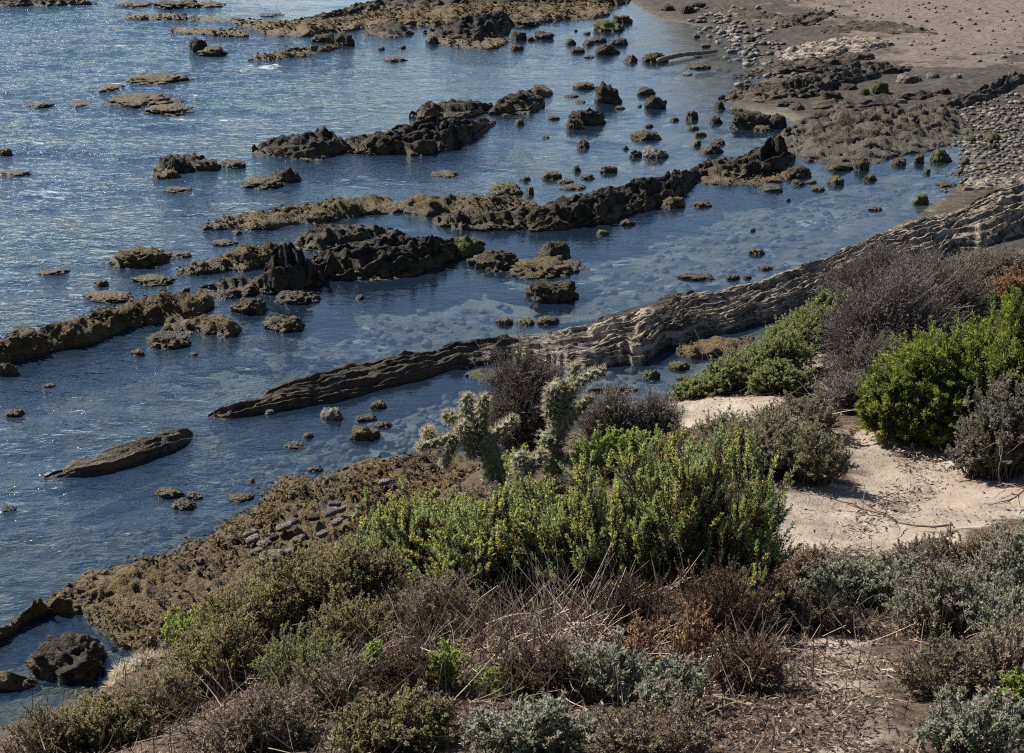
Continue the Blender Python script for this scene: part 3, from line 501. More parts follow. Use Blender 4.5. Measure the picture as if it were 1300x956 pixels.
# flat stone slabs lying on the kelp shelf
SLAB = [(321,690,24,9,'white topped slab farthest left on the kelp shelf'), (318,683,22,7,'thin slab behind the white topped slab on the kelp shelf'), (361,674,26,12,'pale slab standing on edge on the kelp shelf'), (372,668,20,13,'pale leaning slab right of the slab on edge'), (336,696,22,7,'grey slab tucked right of the white topped slab'), (348,688,18,8,'dark small slab between the pale slabs'), (345,712,40,8,'long flat tan slab in the lower part of the kelp shelf'), (338,730,30,9,'blunt tan slab at the bottom of the slab group'), (366,706,24,7,'grey chip right of the long flat tan slab'), (326,706,20,6,'small slab below the white topped slab'), (425,645,22,7,'tan slab near the shrubs on the right of the shelf'), (421,655,26,8,'flat tan slab below the other tan slab near shrubs'), (428,668,20,8,'white slab lowest by the shrub edge'), (410,684,18,7,'grey slab left of the white slab by the shrub edge'), (489,617,22,6,'lone pale slab on the kelp left of the cactus'), (452,660,18,7,'pinkish slab half under the shrub edge'), (434,652,16,6,'small bright slab between tan slabs near shrubs'), (398,662,20,7,'dark slab in the middle of the kelp shelf'), (380,690,22,7,'dull slab below the leaning pale slab')]
for i, (px, yb, w, hh, lb) in enumerate(SLAB):
    N = atz(px, yb, .2); dist = np.linalg.norm(N-CAM); W = .8*w*dist/FPX
    V, F = ICO[3]; V = np.sign(V)*np.abs(V)**.6; r = np.random.default_rng(i+50)
    V = V*np.array([W/2, W*.28, .035]); V = V+.012*np.stack([fbm(V, 8, 3, seed=i), fbm(V, 8, 3, seed=i+3), .5*fbm(V, 9, 3, seed=i+5)], 1)
    sh = r.uniform(-.5, .5); V[:, 0] += V[:, 1]*sh
    a, b_ = r.uniform(.1, .7), r.uniform(.1, .55); c, s = math.cos(a), math.sin(a); V[:, :2] = V[:, :2]@np.array([[c, s], [-s, c]])
    y = V[:, 1].copy(); V[:, 1] = y*math.cos(b_)-V[:, 2]*math.sin(b_); V[:, 2] = y*math.sin(b_)+V[:, 2]*math.cos(b_)
    tag(add('stone_slab', make_mesh('stone_slab', V, F, M_PALE if 'dark' not in lb else M_STRATAD), loc=(N[0], N[1], .26)), lb, 'slab', 'flat stone slabs on the kelp shelf')

# driftwood log in the inlet
def wood_mat():
    k = NT('grey_driftwood'); pos = k.n('ShaderNodeTexCoord').outputs[3]
    n = k.tex(k.n('ShaderNodeMapping', Vector=pos, Scale=(3, 30, 30)), 1.5, 5, .6)
    c = k.ramp(n, [(.3, (.045, .032, .022)), (.6, (.105, .082, .06)), (.8, (.15, .122, .095))])
    return k.done(k.n('ShaderNodeBsdfPrincipled', Base_Color=c, Roughness=.85, Normal=k.n('ShaderNodeBump', Strength=.6, Distance=.02, Height=n)))
M_WOOD = wood_mat()
def tube(P0, rad, nseg=8):
    """swept tube through points (n,3) with radii; returns V, F"""
    P0 = np.asarray(P0, float); T = np.gradient(P0, axis=0); T /= np.linalg.norm(T, axis=1)[:, None]+1e-9
    ref = np.where(np.abs(T[:, 2:3]) > .9, np.array([[1., 0, 0]]), np.array([[0, 0, 1.]])); A = np.cross(T, ref); A /= np.linalg.norm(A, axis=1)[:, None]; B = np.cross(T, A)
    th = np.linspace(0, 2*math.pi, nseg, endpoint=False); rad = np.broadcast_to(np.asarray(rad, float), (len(P0),))
    V = P0[:, None]+(A[:, None]*np.cos(th)[None, :, None]+B[:, None]*np.sin(th)[None, :, None])*rad[:, None, None]
    return V.reshape(-1, 3), grid_faces(len(P0), nseg, True)
a, b_ = ground_hit(834, 80), ground_hit(911, 67); a[2] = max(a[2], 0)+.06; b_[2] += .12
t = np.linspace(0, 1, 50)[:, None]; pts = a+(b_-a)*t; pts[:, 2] += .05*np.sin(t[:, 0]*5)
r_ = .085*(1-.35*t[:, 0])*(1+.12*fbm(np.repeat(t*9, 3, 1), 1, 3)); r_[[0, -1]] = .01
V, F = tube(pts, r_, 12); V = V+.012*fbm(V, 6, 3)[:, None]
tag(add('driftwood_log', make_mesh('driftwood_log', V-pts[0], F, M_WOOD), loc=pts[0]), 'grey bare driftwood log lying across the shallow brown inlet', 'log')

# the cliff of the next headland, beyond the inlet: its brown face is what the inlet mirrors
cx = np.arange(6.2, 90, .6); cy = np.arange(67, 110, .6); cX, cY = np.meshgrid(cx, cy, indexing='ij'); P = np.stack([cX.ravel(), cY.ravel(), cX.ravel()*0], 1)
line = 71+.10*cX.ravel()+2.2*fbm(P, .12, 3, seed=41); dd = cY.ravel()-line; edge_ = np.clip((cX.ravel()-6.2)/3.5, 0, 1)
cz = np.clip(dd*1.5, -1.2, 7.2+.8*fbm(P, .1, 2, seed=42))*edge_**.6+.35*fbm(P, .7, 4, seed=43)*(dd > 0)+h_shore(cX, cY).ravel()*.4-.1
k = NT('headland_earth'); pos = k.n('ShaderNodeNewGeometry').outputs[0]
cm = k.done(k.n('ShaderNodeBsdfPrincipled', Base_Color=k.ramp(k.tex(pos, .9, 6, .65), [(.3, (.03, .022, .014)), (.55, (.075, .055, .036)), (.75, (.12, .09, .06))]), Roughness=.9))
tag(add('headland_cliff', make_mesh('headland_cliff', np.stack([cX.ravel(), cY.ravel(), cz], 1), grid_faces(len(cx), len(cy))[:, ::-1], cm)), 'brown earth cliff of the next headland beyond the inlet', 'cliff', kind='structure')

# cobbles: countless, one object
def scatter_blobs(name, label, cat, polys, n, rmin, rmax, cols, pow_=2.2, mat=None, edge=.7, zlo=-.15, zhi=9):
    Vs, Fs, Cs = [], [], []; V0, F0 = ICO[2]; out = []
    while len(out) < n:
        pl = polys[rng.integers(len(polys))]; pa = np.array(pl)[:, :2]; q = rng.uniform(pa.min(0)-1, pa.max(0)+1, (400, 2))
        ins = sdist(pl, q[:, 0], q[:, 1]) > rng.normal(size=400)*edge+.25-1.2*edge*fbm(np.stack([q[:, 0], q[:, 1], q[:, 0]*0], 1), .9, 3); ins &= h_shore(q[:, 0], q[:, 1]) < zhi; out += list(q[ins])
    Q = np.array(out[:n]); rr = rmin+(rmax-rmin)*rng.random(n)**pow_; z = np.maximum(h_shore(Q[:, 0], Q[:, 1]), zlo)
    S = rng.uniform(.65, 1.25, (n, 3))*np.array([1, 1, .65]); a = rng.uniform(0, 6.28, n)
    V = V0[None]*S[:, None]*rr[:, None, None]
    V = V*(1+.18*fbm((V0[None]*1.1+rng.uniform(0, 50, (n, 1, 3))).reshape(-1, 3), 1, 2).reshape(n, -1, 1))
    c, s = np.cos(a)[:, None], np.sin(a)[:, None]; x, y = V[..., 0]*c-V[..., 1]*s, V[..., 0]*s+V[..., 1]*c
    V = np.stack([x+Q[:, None, 0], y+Q[:, None, 1], V[..., 2]+z[:, None]+rr[:, None]*.3], -1)
    F = (F0[None]+np.arange(n)[:, None, None]*len(V0)).reshape(-1, 3)
    C = np.repeat(np.array(cols)[rng.integers(len(cols), size=n)]*rng.uniform(.75, 1.2, (n, 1)), len(V0), 0)
    return tag(add(name, make_mesh(name, V.reshape(-1, 3), F, mat, col=C)), label, cat, kind='stuff')
def cobble_mat():
    k = NT('beach_cobble'); pos = k.n('ShaderNodeNewGeometry').outputs[0]; c = k.attr('tint', 0)
    c = k.mix(k.math('MULTIPLY', k.step(k.tex(pos, 30, 4), .5, .7), .5), c, (.06, .05, .04))
    return k.done(k.n('ShaderNodeBsdfPrincipled', Base_Color=c, Roughness=.75))
M_COB = cobble_mat()
PEB1 = px_poly([(1222, 165), (1245, 148), (1345, 138), (1345, 222), (1290, 226), (1250, 232), (1222, 232), (1212, 222), (1232, 200)])
PEB2 = px_poly([(905, 20), (930, 18), (960, 46), (985, 90), (968, 102), (950, 76), (925, 52), (895, 38)])
PEB3 = px_poly([(1140, 108), (1180, 112), (1200, 128), (1190, 142), (1140, 138)])
CC = [(.10, .085, .068), (.065, .053, .042), (.17, .15, .125), (.03, .024, .019), (.08, .064, .05), (.045, .036, .028)]
scatter_blobs('cobbles', 'grey and tan cobbles banked at the right end of the pool', 'cobbles', [PEB1], 3600, .015, .085, [tuple(.75*a for a in c) for c in CC], 3.8, mat=M_COB)
scatter_blobs('cobbles', 'pale cobbles along the brown inlet edge', 'cobbles', [PEB2], 800, .02, .14, [tuple(.75*a for a in c) for c in CC], 3.2, mat=M_COB)
BED = [px_poly([(330, 380), (560, 330), (680, 400), (800, 300), (960, 250), (1180, 225), (1150, 285), (1000, 340), (860, 365), (700, 405), (440, 455), (330, 440)]),
       px_poly([(260, 560), (420, 520), (600, 455), (860, 440), (860, 490), (660, 560), (480, 590), (330, 640), (200, 690), (80, 740), (200, 640)])]
scatter_blobs('submerged_stones', 'brown and grey stones lying on the bottom of the clear pools', 'stones', BED, 2300, .015, .11, [(.048, .038, .022), (.032, .025, .014), (.020, .017, .011), (.075, .064, .046), (.040, .038, .017)], 2.6, mat=M_COB, zlo=-2, zhi=-.10)
BEACH = px_poly([(985, 8), (1100, -10), (1345, -30), (1345, 110), (1200, 92), (1110, 60), (1010, 40)])
scatter_blobs('beach_gravel', 'scattered small stones on the pinkish beach sand', 'gravel', [BEACH], 900, .015, .09, [(.11, .10, .085), (.03, .024, .019), (.06, .048, .04)], 3.5, mat=M_COB)
# water
ax = axis(-24, 27, .11, -900, 900); ay = axis(13.5, 76, .11, -60, 1800)
wX, wY = np.meshgrid(ax, ay, indexing='ij'); x, y = wX.ravel(), wY.ravel()
CHOP = px_poly([(-300, -90), (150, -90), (330, 30), (425, 48), (440, 90), (430, 160), (330, 172), (400, 205), (560, 212), (540, 240), (430, 245), (262, 285), (240, 330), (180, 370), (60, 425), (0, 440), (-300, 520)])
CHOP2 = px_poly([(-300, 480), (0, 478), (130, 452), (270, 440), (330, 470), (250, 520), (255, 560), (300, 610), (280, 660), (190, 705), (60, 760), (0, 790), (-300, 900)])
MIDP = px_poly([(400, 60), (740, 60), (700, 130), (620, 200), (640, 235), (500, 240), (400, 200)])
chop = np.maximum(np.maximum(soft(CHOP, x, y, 4.0), .8*soft(CHOP2, x, y, 2.5)), .38*soft(MIDP, x, y, 6))
chop = np.clip(np.maximum(chop, .10), 0, 1)
P = np.stack([x, y, x*0], 1)
swash = np.clip(soft(CHOP, x, y, 3.0), 0, 1)
wp = P*np.array([.55, 1.25, 1]); w1 = fbm(wp+.5*fbm(P, .25, 2, seed=21)[:, None], .55, 3, seed=11); w2 = fbm(P*np.array([.8, 1.2, 1]), 2.1, 2, seed=12, ridged=True)
amp = np.where((np.abs(x) < 60) & (y < 200), 1, 0)
wz = amp*chop*(.075*w1+.020*w2) + amp*.004*fbm(P, 1.7, 2, seed=14)
# surf lines of foam: real white water where waves break over the outer reef
fm = fbm(P*np.array([.35, .9, 1])+.7*fbm(P, .4, 3, seed=15)[:, None], .5, 4, seed=16)
FO = np.zeros_like(x)
for (px, py, rx, ry, s) in [(255, 122, 90, 10, .9), (300, 150, 110, 10, .9), (30, 30, 60, 8, .6), (90, 90, 90, 12, .6), (60, 180, 90, 20, .7), (60, 245, 90, 22, .75), (95, 345, 90, 16, .55), (90, 395, 60, 12, .6),
                            (330, 85, 80, 12, .65), (190, 60, 130, 16, .55), (110, 505, 110, 16, .35), (150, 640, 120, 40, .2), (200, 165, 160, 18, .5), (370, 270, 90, 10, .45), (20, 120, 40, 8, .7)]:
    c = atz(px, py); e = np.array([abs(atz(px+rx, py)-c)[0], abs(atz(px, py-ry)-c)[1]])
    FO = np.maximum(FO, s*np.exp(-((x-c[0])/e[0])**2-((y-c[1])/e[1])**2))
FO = np.maximum(FO*1.12, .34*swash)
# wash: white water where the swell meets the seaward rocks
for (fx, fy, fs) in WASH:
    i0, i1 = np.searchsorted(ax, [fx-.9, fx+.9]); j0, j1 = np.searchsorted(ay, [fy-.9, fy+.9])
    if i1 <= i0 or j1 <= j0: continue
    ii = (np.arange(i0, i1)[:, None]*len(ay)+np.arange(j0, j1)[None]).ravel()
    FO[ii] = np.maximum(FO[ii], fs*np.exp(-((x[ii]-fx)**2+(y[ii]-fy)**2)/.13)*1.2*np.clip(chop[ii]*1.6-.15, 0, 1))
def water_mat():
    k = NT('sea_water'); pos = k.n('ShaderNodeNewGeometry').outputs[0]; ch = k.attr('chop')
    st = k.n('ShaderNodeMapping', Vector=pos, Scale=(.75, 1.35, 1))
    a = k.tex(st, 1.5, 3, .55, .6); b_ = k.tex(st, 5.5, 3, .6, .4); c_ = k.tex(st, 17, 2, .5)
    h = k.math('ADD', k.math('MULTIPLY', a, .12), k.math('MULTIPLY', b_, .065)); h = k.math('ADD', h, k.math('MULTIPLY', c_, .021))
    gust = k.math('MULTIPLY', ch, k.math('ADD', .45, k.math('MULTIPLY', k.tex(pos, .25, 3), 1.1)))
    h = k.math('MULTIPLY', h, gust)
    bump = k.n('ShaderNodeBump', Strength=1.0, Distance=1.0, Height=h)
    fr = k.n('ShaderNodeFresnel', IOR=1.33, Normal=bump)
    tr = k.n('ShaderNodeBsdfTransparent', Color=(.74, .84, .89, 1))
    gl = k.n('ShaderNodeBsdfGlossy', Color=(1, 1, 1, 1), Roughness=.06, Normal=bump)
    w = k.n('ShaderNodeMixShader', Fac=fr, _1=tr, _2=gl)
    body = k.n('ShaderNodeBsdfDiffuse', Color=k.mix(k.step(k.tex(pos, .22, 3), .5, .64), (.024, .05, .09), (.022, .060, .084)))       # light scattered back by the water itself
    w = k.n('ShaderNodeMixShader', Fac=k.math('ADD', .14, k.math('MULTIPLY', ch, .35)), _1=w, _2=k.n('ShaderNodeMixShader', Fac=fr, _1=body, _2=gl))
    fn = k.tex(k.n('ShaderNodeMapping', Vector=pos, Scale=(.8, 1.5, 1)), 3.2, 6, .72, .8)
    fm = k.step(k.math('ADD', k.math('MULTIPLY', fn, 1.0), k.math('MULTIPLY', k.attr('foam'), .52)), .86, 1.12)
    w = k.n('ShaderNodeMixShader', Fac=k.math('MULTIPLY', fm, .75), _1=w, _2=k.n('ShaderNodeBsdfDiffuse', Color=(.62, .66, .68, 1)))
    return k.done(w)
tag(add('sea_water', make_mesh('sea_water', np.stack([x, y, wz], 1), grid_faces(len(ax), len(ay))[:, ::-1], water_mat(), attr={'chop': chop, 'foam': FO*(.75+.6*fm)})),
    'blue sea, choppy outside the reefs and calm and clear in the pools', 'water', kind='structure')
# ------------------------------------------------------------------ plants
def leaf_mat(name, trans=.3, rough=.6):
    k = NT(name); c = k.attr('tint', 0)
    p = k.n('ShaderNodeBsdfPrincipled', Base_Color=c, Roughness=rough); p.inputs['Specular IOR Level'].default_value = .25
    return k.done(k.n('ShaderNodeMixShader', Fac=trans, _1=p, _2=k.n('ShaderNodeBsdfTranslucent', Color=c)))
M_LEAF = leaf_mat('shrub_leaf', .55); M_DRY = leaf_mat('dry_leaf', .3, .85)
def stem_mat():
    k = NT('shrub_stem'); c = k.attr('tint', 0)
    return k.done(k.n('ShaderNodeBsdfDiffuse', Color=c))
M_STEM = stem_mat()
def unit(v): return v/(np.linalg.norm(v, axis=-1, keepdims=True)+1e-9)
def bez(A, B, C, t): return (A*(1-t)**2+2*B*t*(1-t)+C*t*t)
def stems_mesh(A, B, C, r0, r1, col, n=4, ns=3):
    """many tapered curved stems at once; A,B,C (m,3)"""
    m = len(A); t = np.linspace(0, 1, n)
    P = np.stack([bez(A, B, C, x) for x in t], 1); T = unit(np.gradient(P, axis=1))
    ref = np.where(np.abs(T[..., 2:3]) > .95, np.array([1., 0, 0]), np.array([0, 0, 1.])); X = unit(np.cross(T, ref)); Y = np.cross(T, X)
    rr = (r0[:, None]*(1-t)+r1[:, None]*t)[..., None, None]; th = np.arange(ns)*2*math.pi/ns
    V = P[:, :, None]+rr*(X[:, :, None]*np.cos(th)[:, None]+Y[:, :, None]*np.sin(th)[:, None])
    F = grid_faces(n, ns, True); F = (F[None]+(np.arange(m)*n*ns)[:, None, None]).reshape(-1, 4)
    return V.reshape(-1, 3), F, np.repeat(col, n*ns, 0)
def leaves_mesh(Bp, D, L, W, col, r):
    """diamond leaves at Bp along D"""
    n = len(Bp); ref = unit(np.array([-.45, .05, .8])+r.normal(size=(n, 3))*.6); S = unit(np.cross(D, ref)); N = np.cross(S, D)
    mid = Bp+D*(L*.5)[:, None]+N*(L*.08)[:, None]
    V = np.stack([Bp, mid+S*(W*.5)[:, None], Bp+D*L[:, None], mid-S*(W*.5)[:, None]], 1).reshape(-1, 3)
    return V, np.arange(4*n).reshape(-1, 4), np.repeat(col, 4, 0)
def pick(pal, n, r, jit=.22): return np.array(pal)[r.integers(len(pal), size=n)]*r.uniform(1-jit, 1+jit, (n, 1))
BROWN = [(.045, .030, .022), (.07, .048, .034), (.032, .022, .018), (.055, .038, .032)]
GREY = [(.085, .074, .070), (.12, .105, .095), (.06, .05, .048), (.05, .038, .036)]
K = dict(
 shoots=dict(n=160, up=.88, lean=.42, leaf=(.026, .0068), per=170, t0=.45, ang=(.45, 1.0), stem=BROWN, pal=[(.29, .32, .105), (.22, .27, .095), (.18, .235, .10), (.34, .355, .11), (.26, .29, .115), (.20, .25, .125), (.37, .35, .09)], low=(.075, .05, .033), lowf=.52, sr=.0045, twigs=4, twl=.28),
 twig=dict(n=300, up=.25, lean=.9, leaf=(.016, .005), per=16, t0=.5, ang=(.2, .9), stem=[(.16, .13, .108), (.09, .071, .059), (.30, .265, .24), (.055, .043, .036), (.13, .105, .09)], pal=[(0.175, 0.154, 0.140), (0.114, 0.088, 0.081), (0.228, 0.210, 0.175)], sr=.0035, twigs=9, twl=.30),
 sage=dict(n=330, up=.45, lean=.8, leaf=(.022, .009), per=58, t0=.35, ang=(.35, 1.1), stem=[(.10, .08, .06), (.06, .045, .035)], pal=[(.21, .235, .155), (.26, .28, .20), (.155, .185, .115), (.33, .335, .255), (.30, .23, .20)], sr=.003, twigs=3, twl=.2),
 feather=dict(n=300, up=.55, lean=.75, leaf=(.034, .0075), per=95, t0=.35, ang=(.4, 1.0), stem=BROWN, pal=[(.15, .20, .03), (.11, .16, .03), (.19, .225, .035), (.25, .255, .04), (.08, .125, .022), (.13, .15, .05)], sr=.004, twigs=5, twl=.30),
 greenlow=dict(n=480, up=.5, lean=.8, leaf=(.015, .006), per=70, t0=.25, ang=(.4, 1.2), stem=BROWN, pal=[(.20, .235, .075), (.15, .19, .065), (.24, .265, .09), (.17, .18, .085)], sr=.003, twigs=3, twl=.2),
 bright=dict(n=190, up=.55, lean=.8, leaf=(.017, .008), per=60, t0=.2, ang=(.5, 1.2), stem=[(.09, .11, .03)], pal=[(.21, .29, .055), (.26, .33, .065), (.15, .22, .045), (.24, .25, .08)], sr=.003, twigs=3, twl=.16),
 brown=dict(n=330, up=.4, lean=.85, leaf=(.017, .006), per=46, t0=.3, ang=(.3, 1.1), stem=[(.10, .075, .055), (.16, .125, .095), (.06, .043, .033)], pal=[(.22, .165, .11), (.17, .12, .085), (.28, .22, .155), (.19, .19, .095), (.20, .14, .11), (.15, .16, .09), (.24, .21, .17)], sr=.0028, twigs=5, twl=.22),
 under=dict(n=300, up=.6, lean=.7, leaf=(.016, .006), per=40, t0=.2, ang=(.3, 1.2), stem=[(.05, .034, .026), (.085, .06, .045), (.035, .025, .02), (.15, .115, .09)], pal=[(.075, .05, .038), (.055, .038, .03), (.10, .07, .05), (.13, .095, .06)], sr=.003, twigs=7, twl=.25),
 olive=dict(n=380, up=.55, lean=.7, leaf=(.018, .007), per=56, t0=.3, ang=(.4, 1.1), stem=BROWN, pal=[(0.201, 0.193, 0.079), (0.149, 0.158, 0.061), (0.245, 0.201, 0.096), (0.175, 0.123, 0.079), (0.280, 0.254, 0.123)], sr=.003, twigs=5, twl=.2),
 rust=dict(n=260, up=.65, lean=.6, leaf=(.016, .006), per=55, t0=.2, ang=(.3, 1.0), stem=[(.12, .075, .045)], pal=[(0.333, 0.184, 0.096), (0.254, 0.149, 0.088), (0.385, 0.245, 0.131), (0.228, 0.175, 0.088)], sr=.003, twigs=3, twl=.15),
)
def plant(name, label, kind, px, yb, wpx, ytop, seed=None, cat='shrub', group=None, depth=.8, dens=1.0, over=None, base=None, mix=None, dead=False):
    seed = seed or hash_(label) % 99991; r = np.random.default_rng(seed); q = dict(K[kind]); q.update(over or {})
    G = ground_hit(px, yb, bluff_only=True) if base is None else base; dist = np.linalg.norm(G-CAM)
    w = wpx*dist/FPX; dep = math.asin((CAM_H-G[2])/dist); h = max(.08, (yb-ytop)*dist/FPX/math.cos(dep)-.18*w*depth*math.sin(dep)); d = w*depth
    n = int(q['n']*dens*np.clip(w*max(d, .3)/.55, .15, 3.5)); up = q['up']
    # tips fill an uneven dome; a slow noise pushes lobes in and out so that the outline breaks up
    a = r.uniform(0, 2*math.pi, n); rad = np.sqrt(r.random(n)); ex, ey = rad*np.cos(a), rad*np.sin(a)
    lob = fbm(np.stack([ex*1.6+seed % 50, ey*1.6, ex*0+seed % 7], 1), 1.0, 3)*(1.7 if kind == 'feather' else 1)
    top = np.sqrt(np.clip(1-(rad*.93)**2.4, .05, 1))*(1+.38*lob)
    inner = np.where(r.random(n) < (.5 if kind == 'shoots' else .72), r.uniform(.86, 1.1, n), r.uniform(.4, .9, n))
    tip = np.stack([ex*w/2*(1+.25*lob), ey*d/2*(1+.25*lob), np.maximum(.05, top*inner*h)], 1)
    A = tip*np.array([1, 1, 0])*r.uniform(.15, .15+.8*up, (n, 1)) if up < .8 else tip*np.array([1, 1, 0])*r.uniform(.2, .8, (n, 1))
    A[:, :2] += r.normal(size=(n, 2))*.03; A[:, 2] = h_bluff(A[:, 0]+G[0], A[:, 1]+G[1])-G[2]-.02
    gt = h_bluff(tip[:, 0]+G[0], tip[:, 1]+G[1])-G[2]; tip[:, 2] += np.clip(gt, -1.2, .6)
    B = A*.45+tip*.55; B[:, 2] = A[:, 2]+(tip[:, 2]-A[:, 2])*r.uniform(.55, .8, n); B[:, :2] -= (tip[:, :2]-A[:, :2])*(.25*up); B += r.normal(size=(n, 3))*.03
    tone = np.array([1, r.uniform(.95, 1.03), r.uniform(.88, 1.05)])*r.uniform(.75, 1.3) if kind in ('twig', 'brown', 'under') else np.ones(3)
    q['stem'] = np.array(q['stem'])*tone; q['pal'] = np.array(q['pal'])*tone
    cs = pick(q['stem'], n, r)
    sm = [stems_mesh(A, B, tip, r.uniform(.8, 1.6, n)*q['sr'], np.full(n, q['sr']*.45), cs, 5)]
    # side twigs
    tw = q.get('twigs', 0)
    SA, SB, SC_ = [A], [B], [tip]
    if tw:
        idx = np.repeat(np.arange(n), tw); m = len(idx); t = r.uniform(.3, .95, m)[:, None]
        p = bez(A[idx], B[idx], tip[idx], t); tn = unit(2*(1-t)*(B[idx]-A[idx])+2*t*(tip[idx]-B[idx]))
        dv = unit(tn*(1.5 if kind == 'shoots' else .9)+r.normal(size=(m, 3))*q['lean']*.8+np.array([0, 0, .35])); ln = r.uniform(.35, 1, m)*q.get('twl', .16)*np.clip(h*1.6, .35, 1.3)
        e = p+dv*ln[:, None]; e[:, 2] = np.maximum(e[:, 2], h_bluff(e[:, 0]+G[0], e[:, 1]+G[1])-G[2]+.01); mdl = (p+e)/2+r.normal(size=(m, 3))*.012
        sm.append(stems_mesh(p, mdl, e, np.full(m, q['sr']*.7), np.full(m, q['sr']*.3), pick(q['stem'], m, r), 3))
        SA.append(p); SB.append(mdl); SC_.append(e)
    A2, B2, C2 = np.concatenate(SA), np.concatenate(SB), np.concatenate(SC_)
    per = np.concatenate([np.full(n, q['per']*(.6 if tw else 1)), np.full(len(A2)-n, q['per']*(.5 if kind != 'shoots' else .55))])
    per = r.poisson(per*dens**.3*(0 if dead else 1)); idx = np.repeat(np.arange(len(A2)), per); m = len(idx)
    o = empty(name, G); tag(o, label, cat, group)
    V, F, C = join(sm); add('stems', make_mesh('stems', V, F, M_STEM, col=C, smooth=False), parent=o)
    if m:
        t0 = np.where(idx < n, q['t0'], .1); t = t0+(1-t0)*r.random(m)**.75; t = t[:, None]
        p = bez(A2[idx], B2[idx], C2[idx], t); tn = unit(2*(1-t)*(B2[idx]-A2[idx])+2*t*(C2[idx]-B2[idx]))
        rd = unit(np.cross(tn, r.normal(size=(m, 3)))); an = r.uniform(*q['ang'], m)[:, None]; D = tn*np.cos(an)+rd*np.sin(an)
        L = q['leaf'][0]*r.uniform(.6, 1.3, m)*(1.3-.75*t[:, 0]**3 if kind in ('shoots', 'feather') else 1.12-.35*t[:, 0]); W = q['leaf'][1]*r.uniform(.7, 1.3, m)
        sf = np.clip(dist/9.5, .85, 1.7); L, W = L*sf, W*sf
        sh = r.integers(len(q['pal']), size=len(A2)); li = np.where(r.random(m) < (.88 if kind == 'shoots' else .6), sh[idx], r.integers(len(q['pal']), size=m))
        c = np.array(q['pal'])[li]*r.uniform(.72, 1.25, (m, 1))
        if mix is not None:
            mk = r.random(m) < mix[1]; c[mk] = np.array(mix[0])*r.uniform(.7, 1.3, (mk.sum(), 1))
        if 'low' in q:      # old leaves low on each shoot have withered brown
            wi = (t[:, 0] < q['lowf']*r.uniform(.75, 1.25, m)); c[wi] = np.array(q['low'])*r.uniform(.6, 1.5, (wi.sum(), 1))
        V, F, C = leaves_mesh(p, D, L, W, c, r); add('foliage', make_mesh('foliage', V, F, M_LEAF if kind not in ('brown', 'rust', 'twig') else M_DRY, col=C, smooth=False), parent=o)
    return o
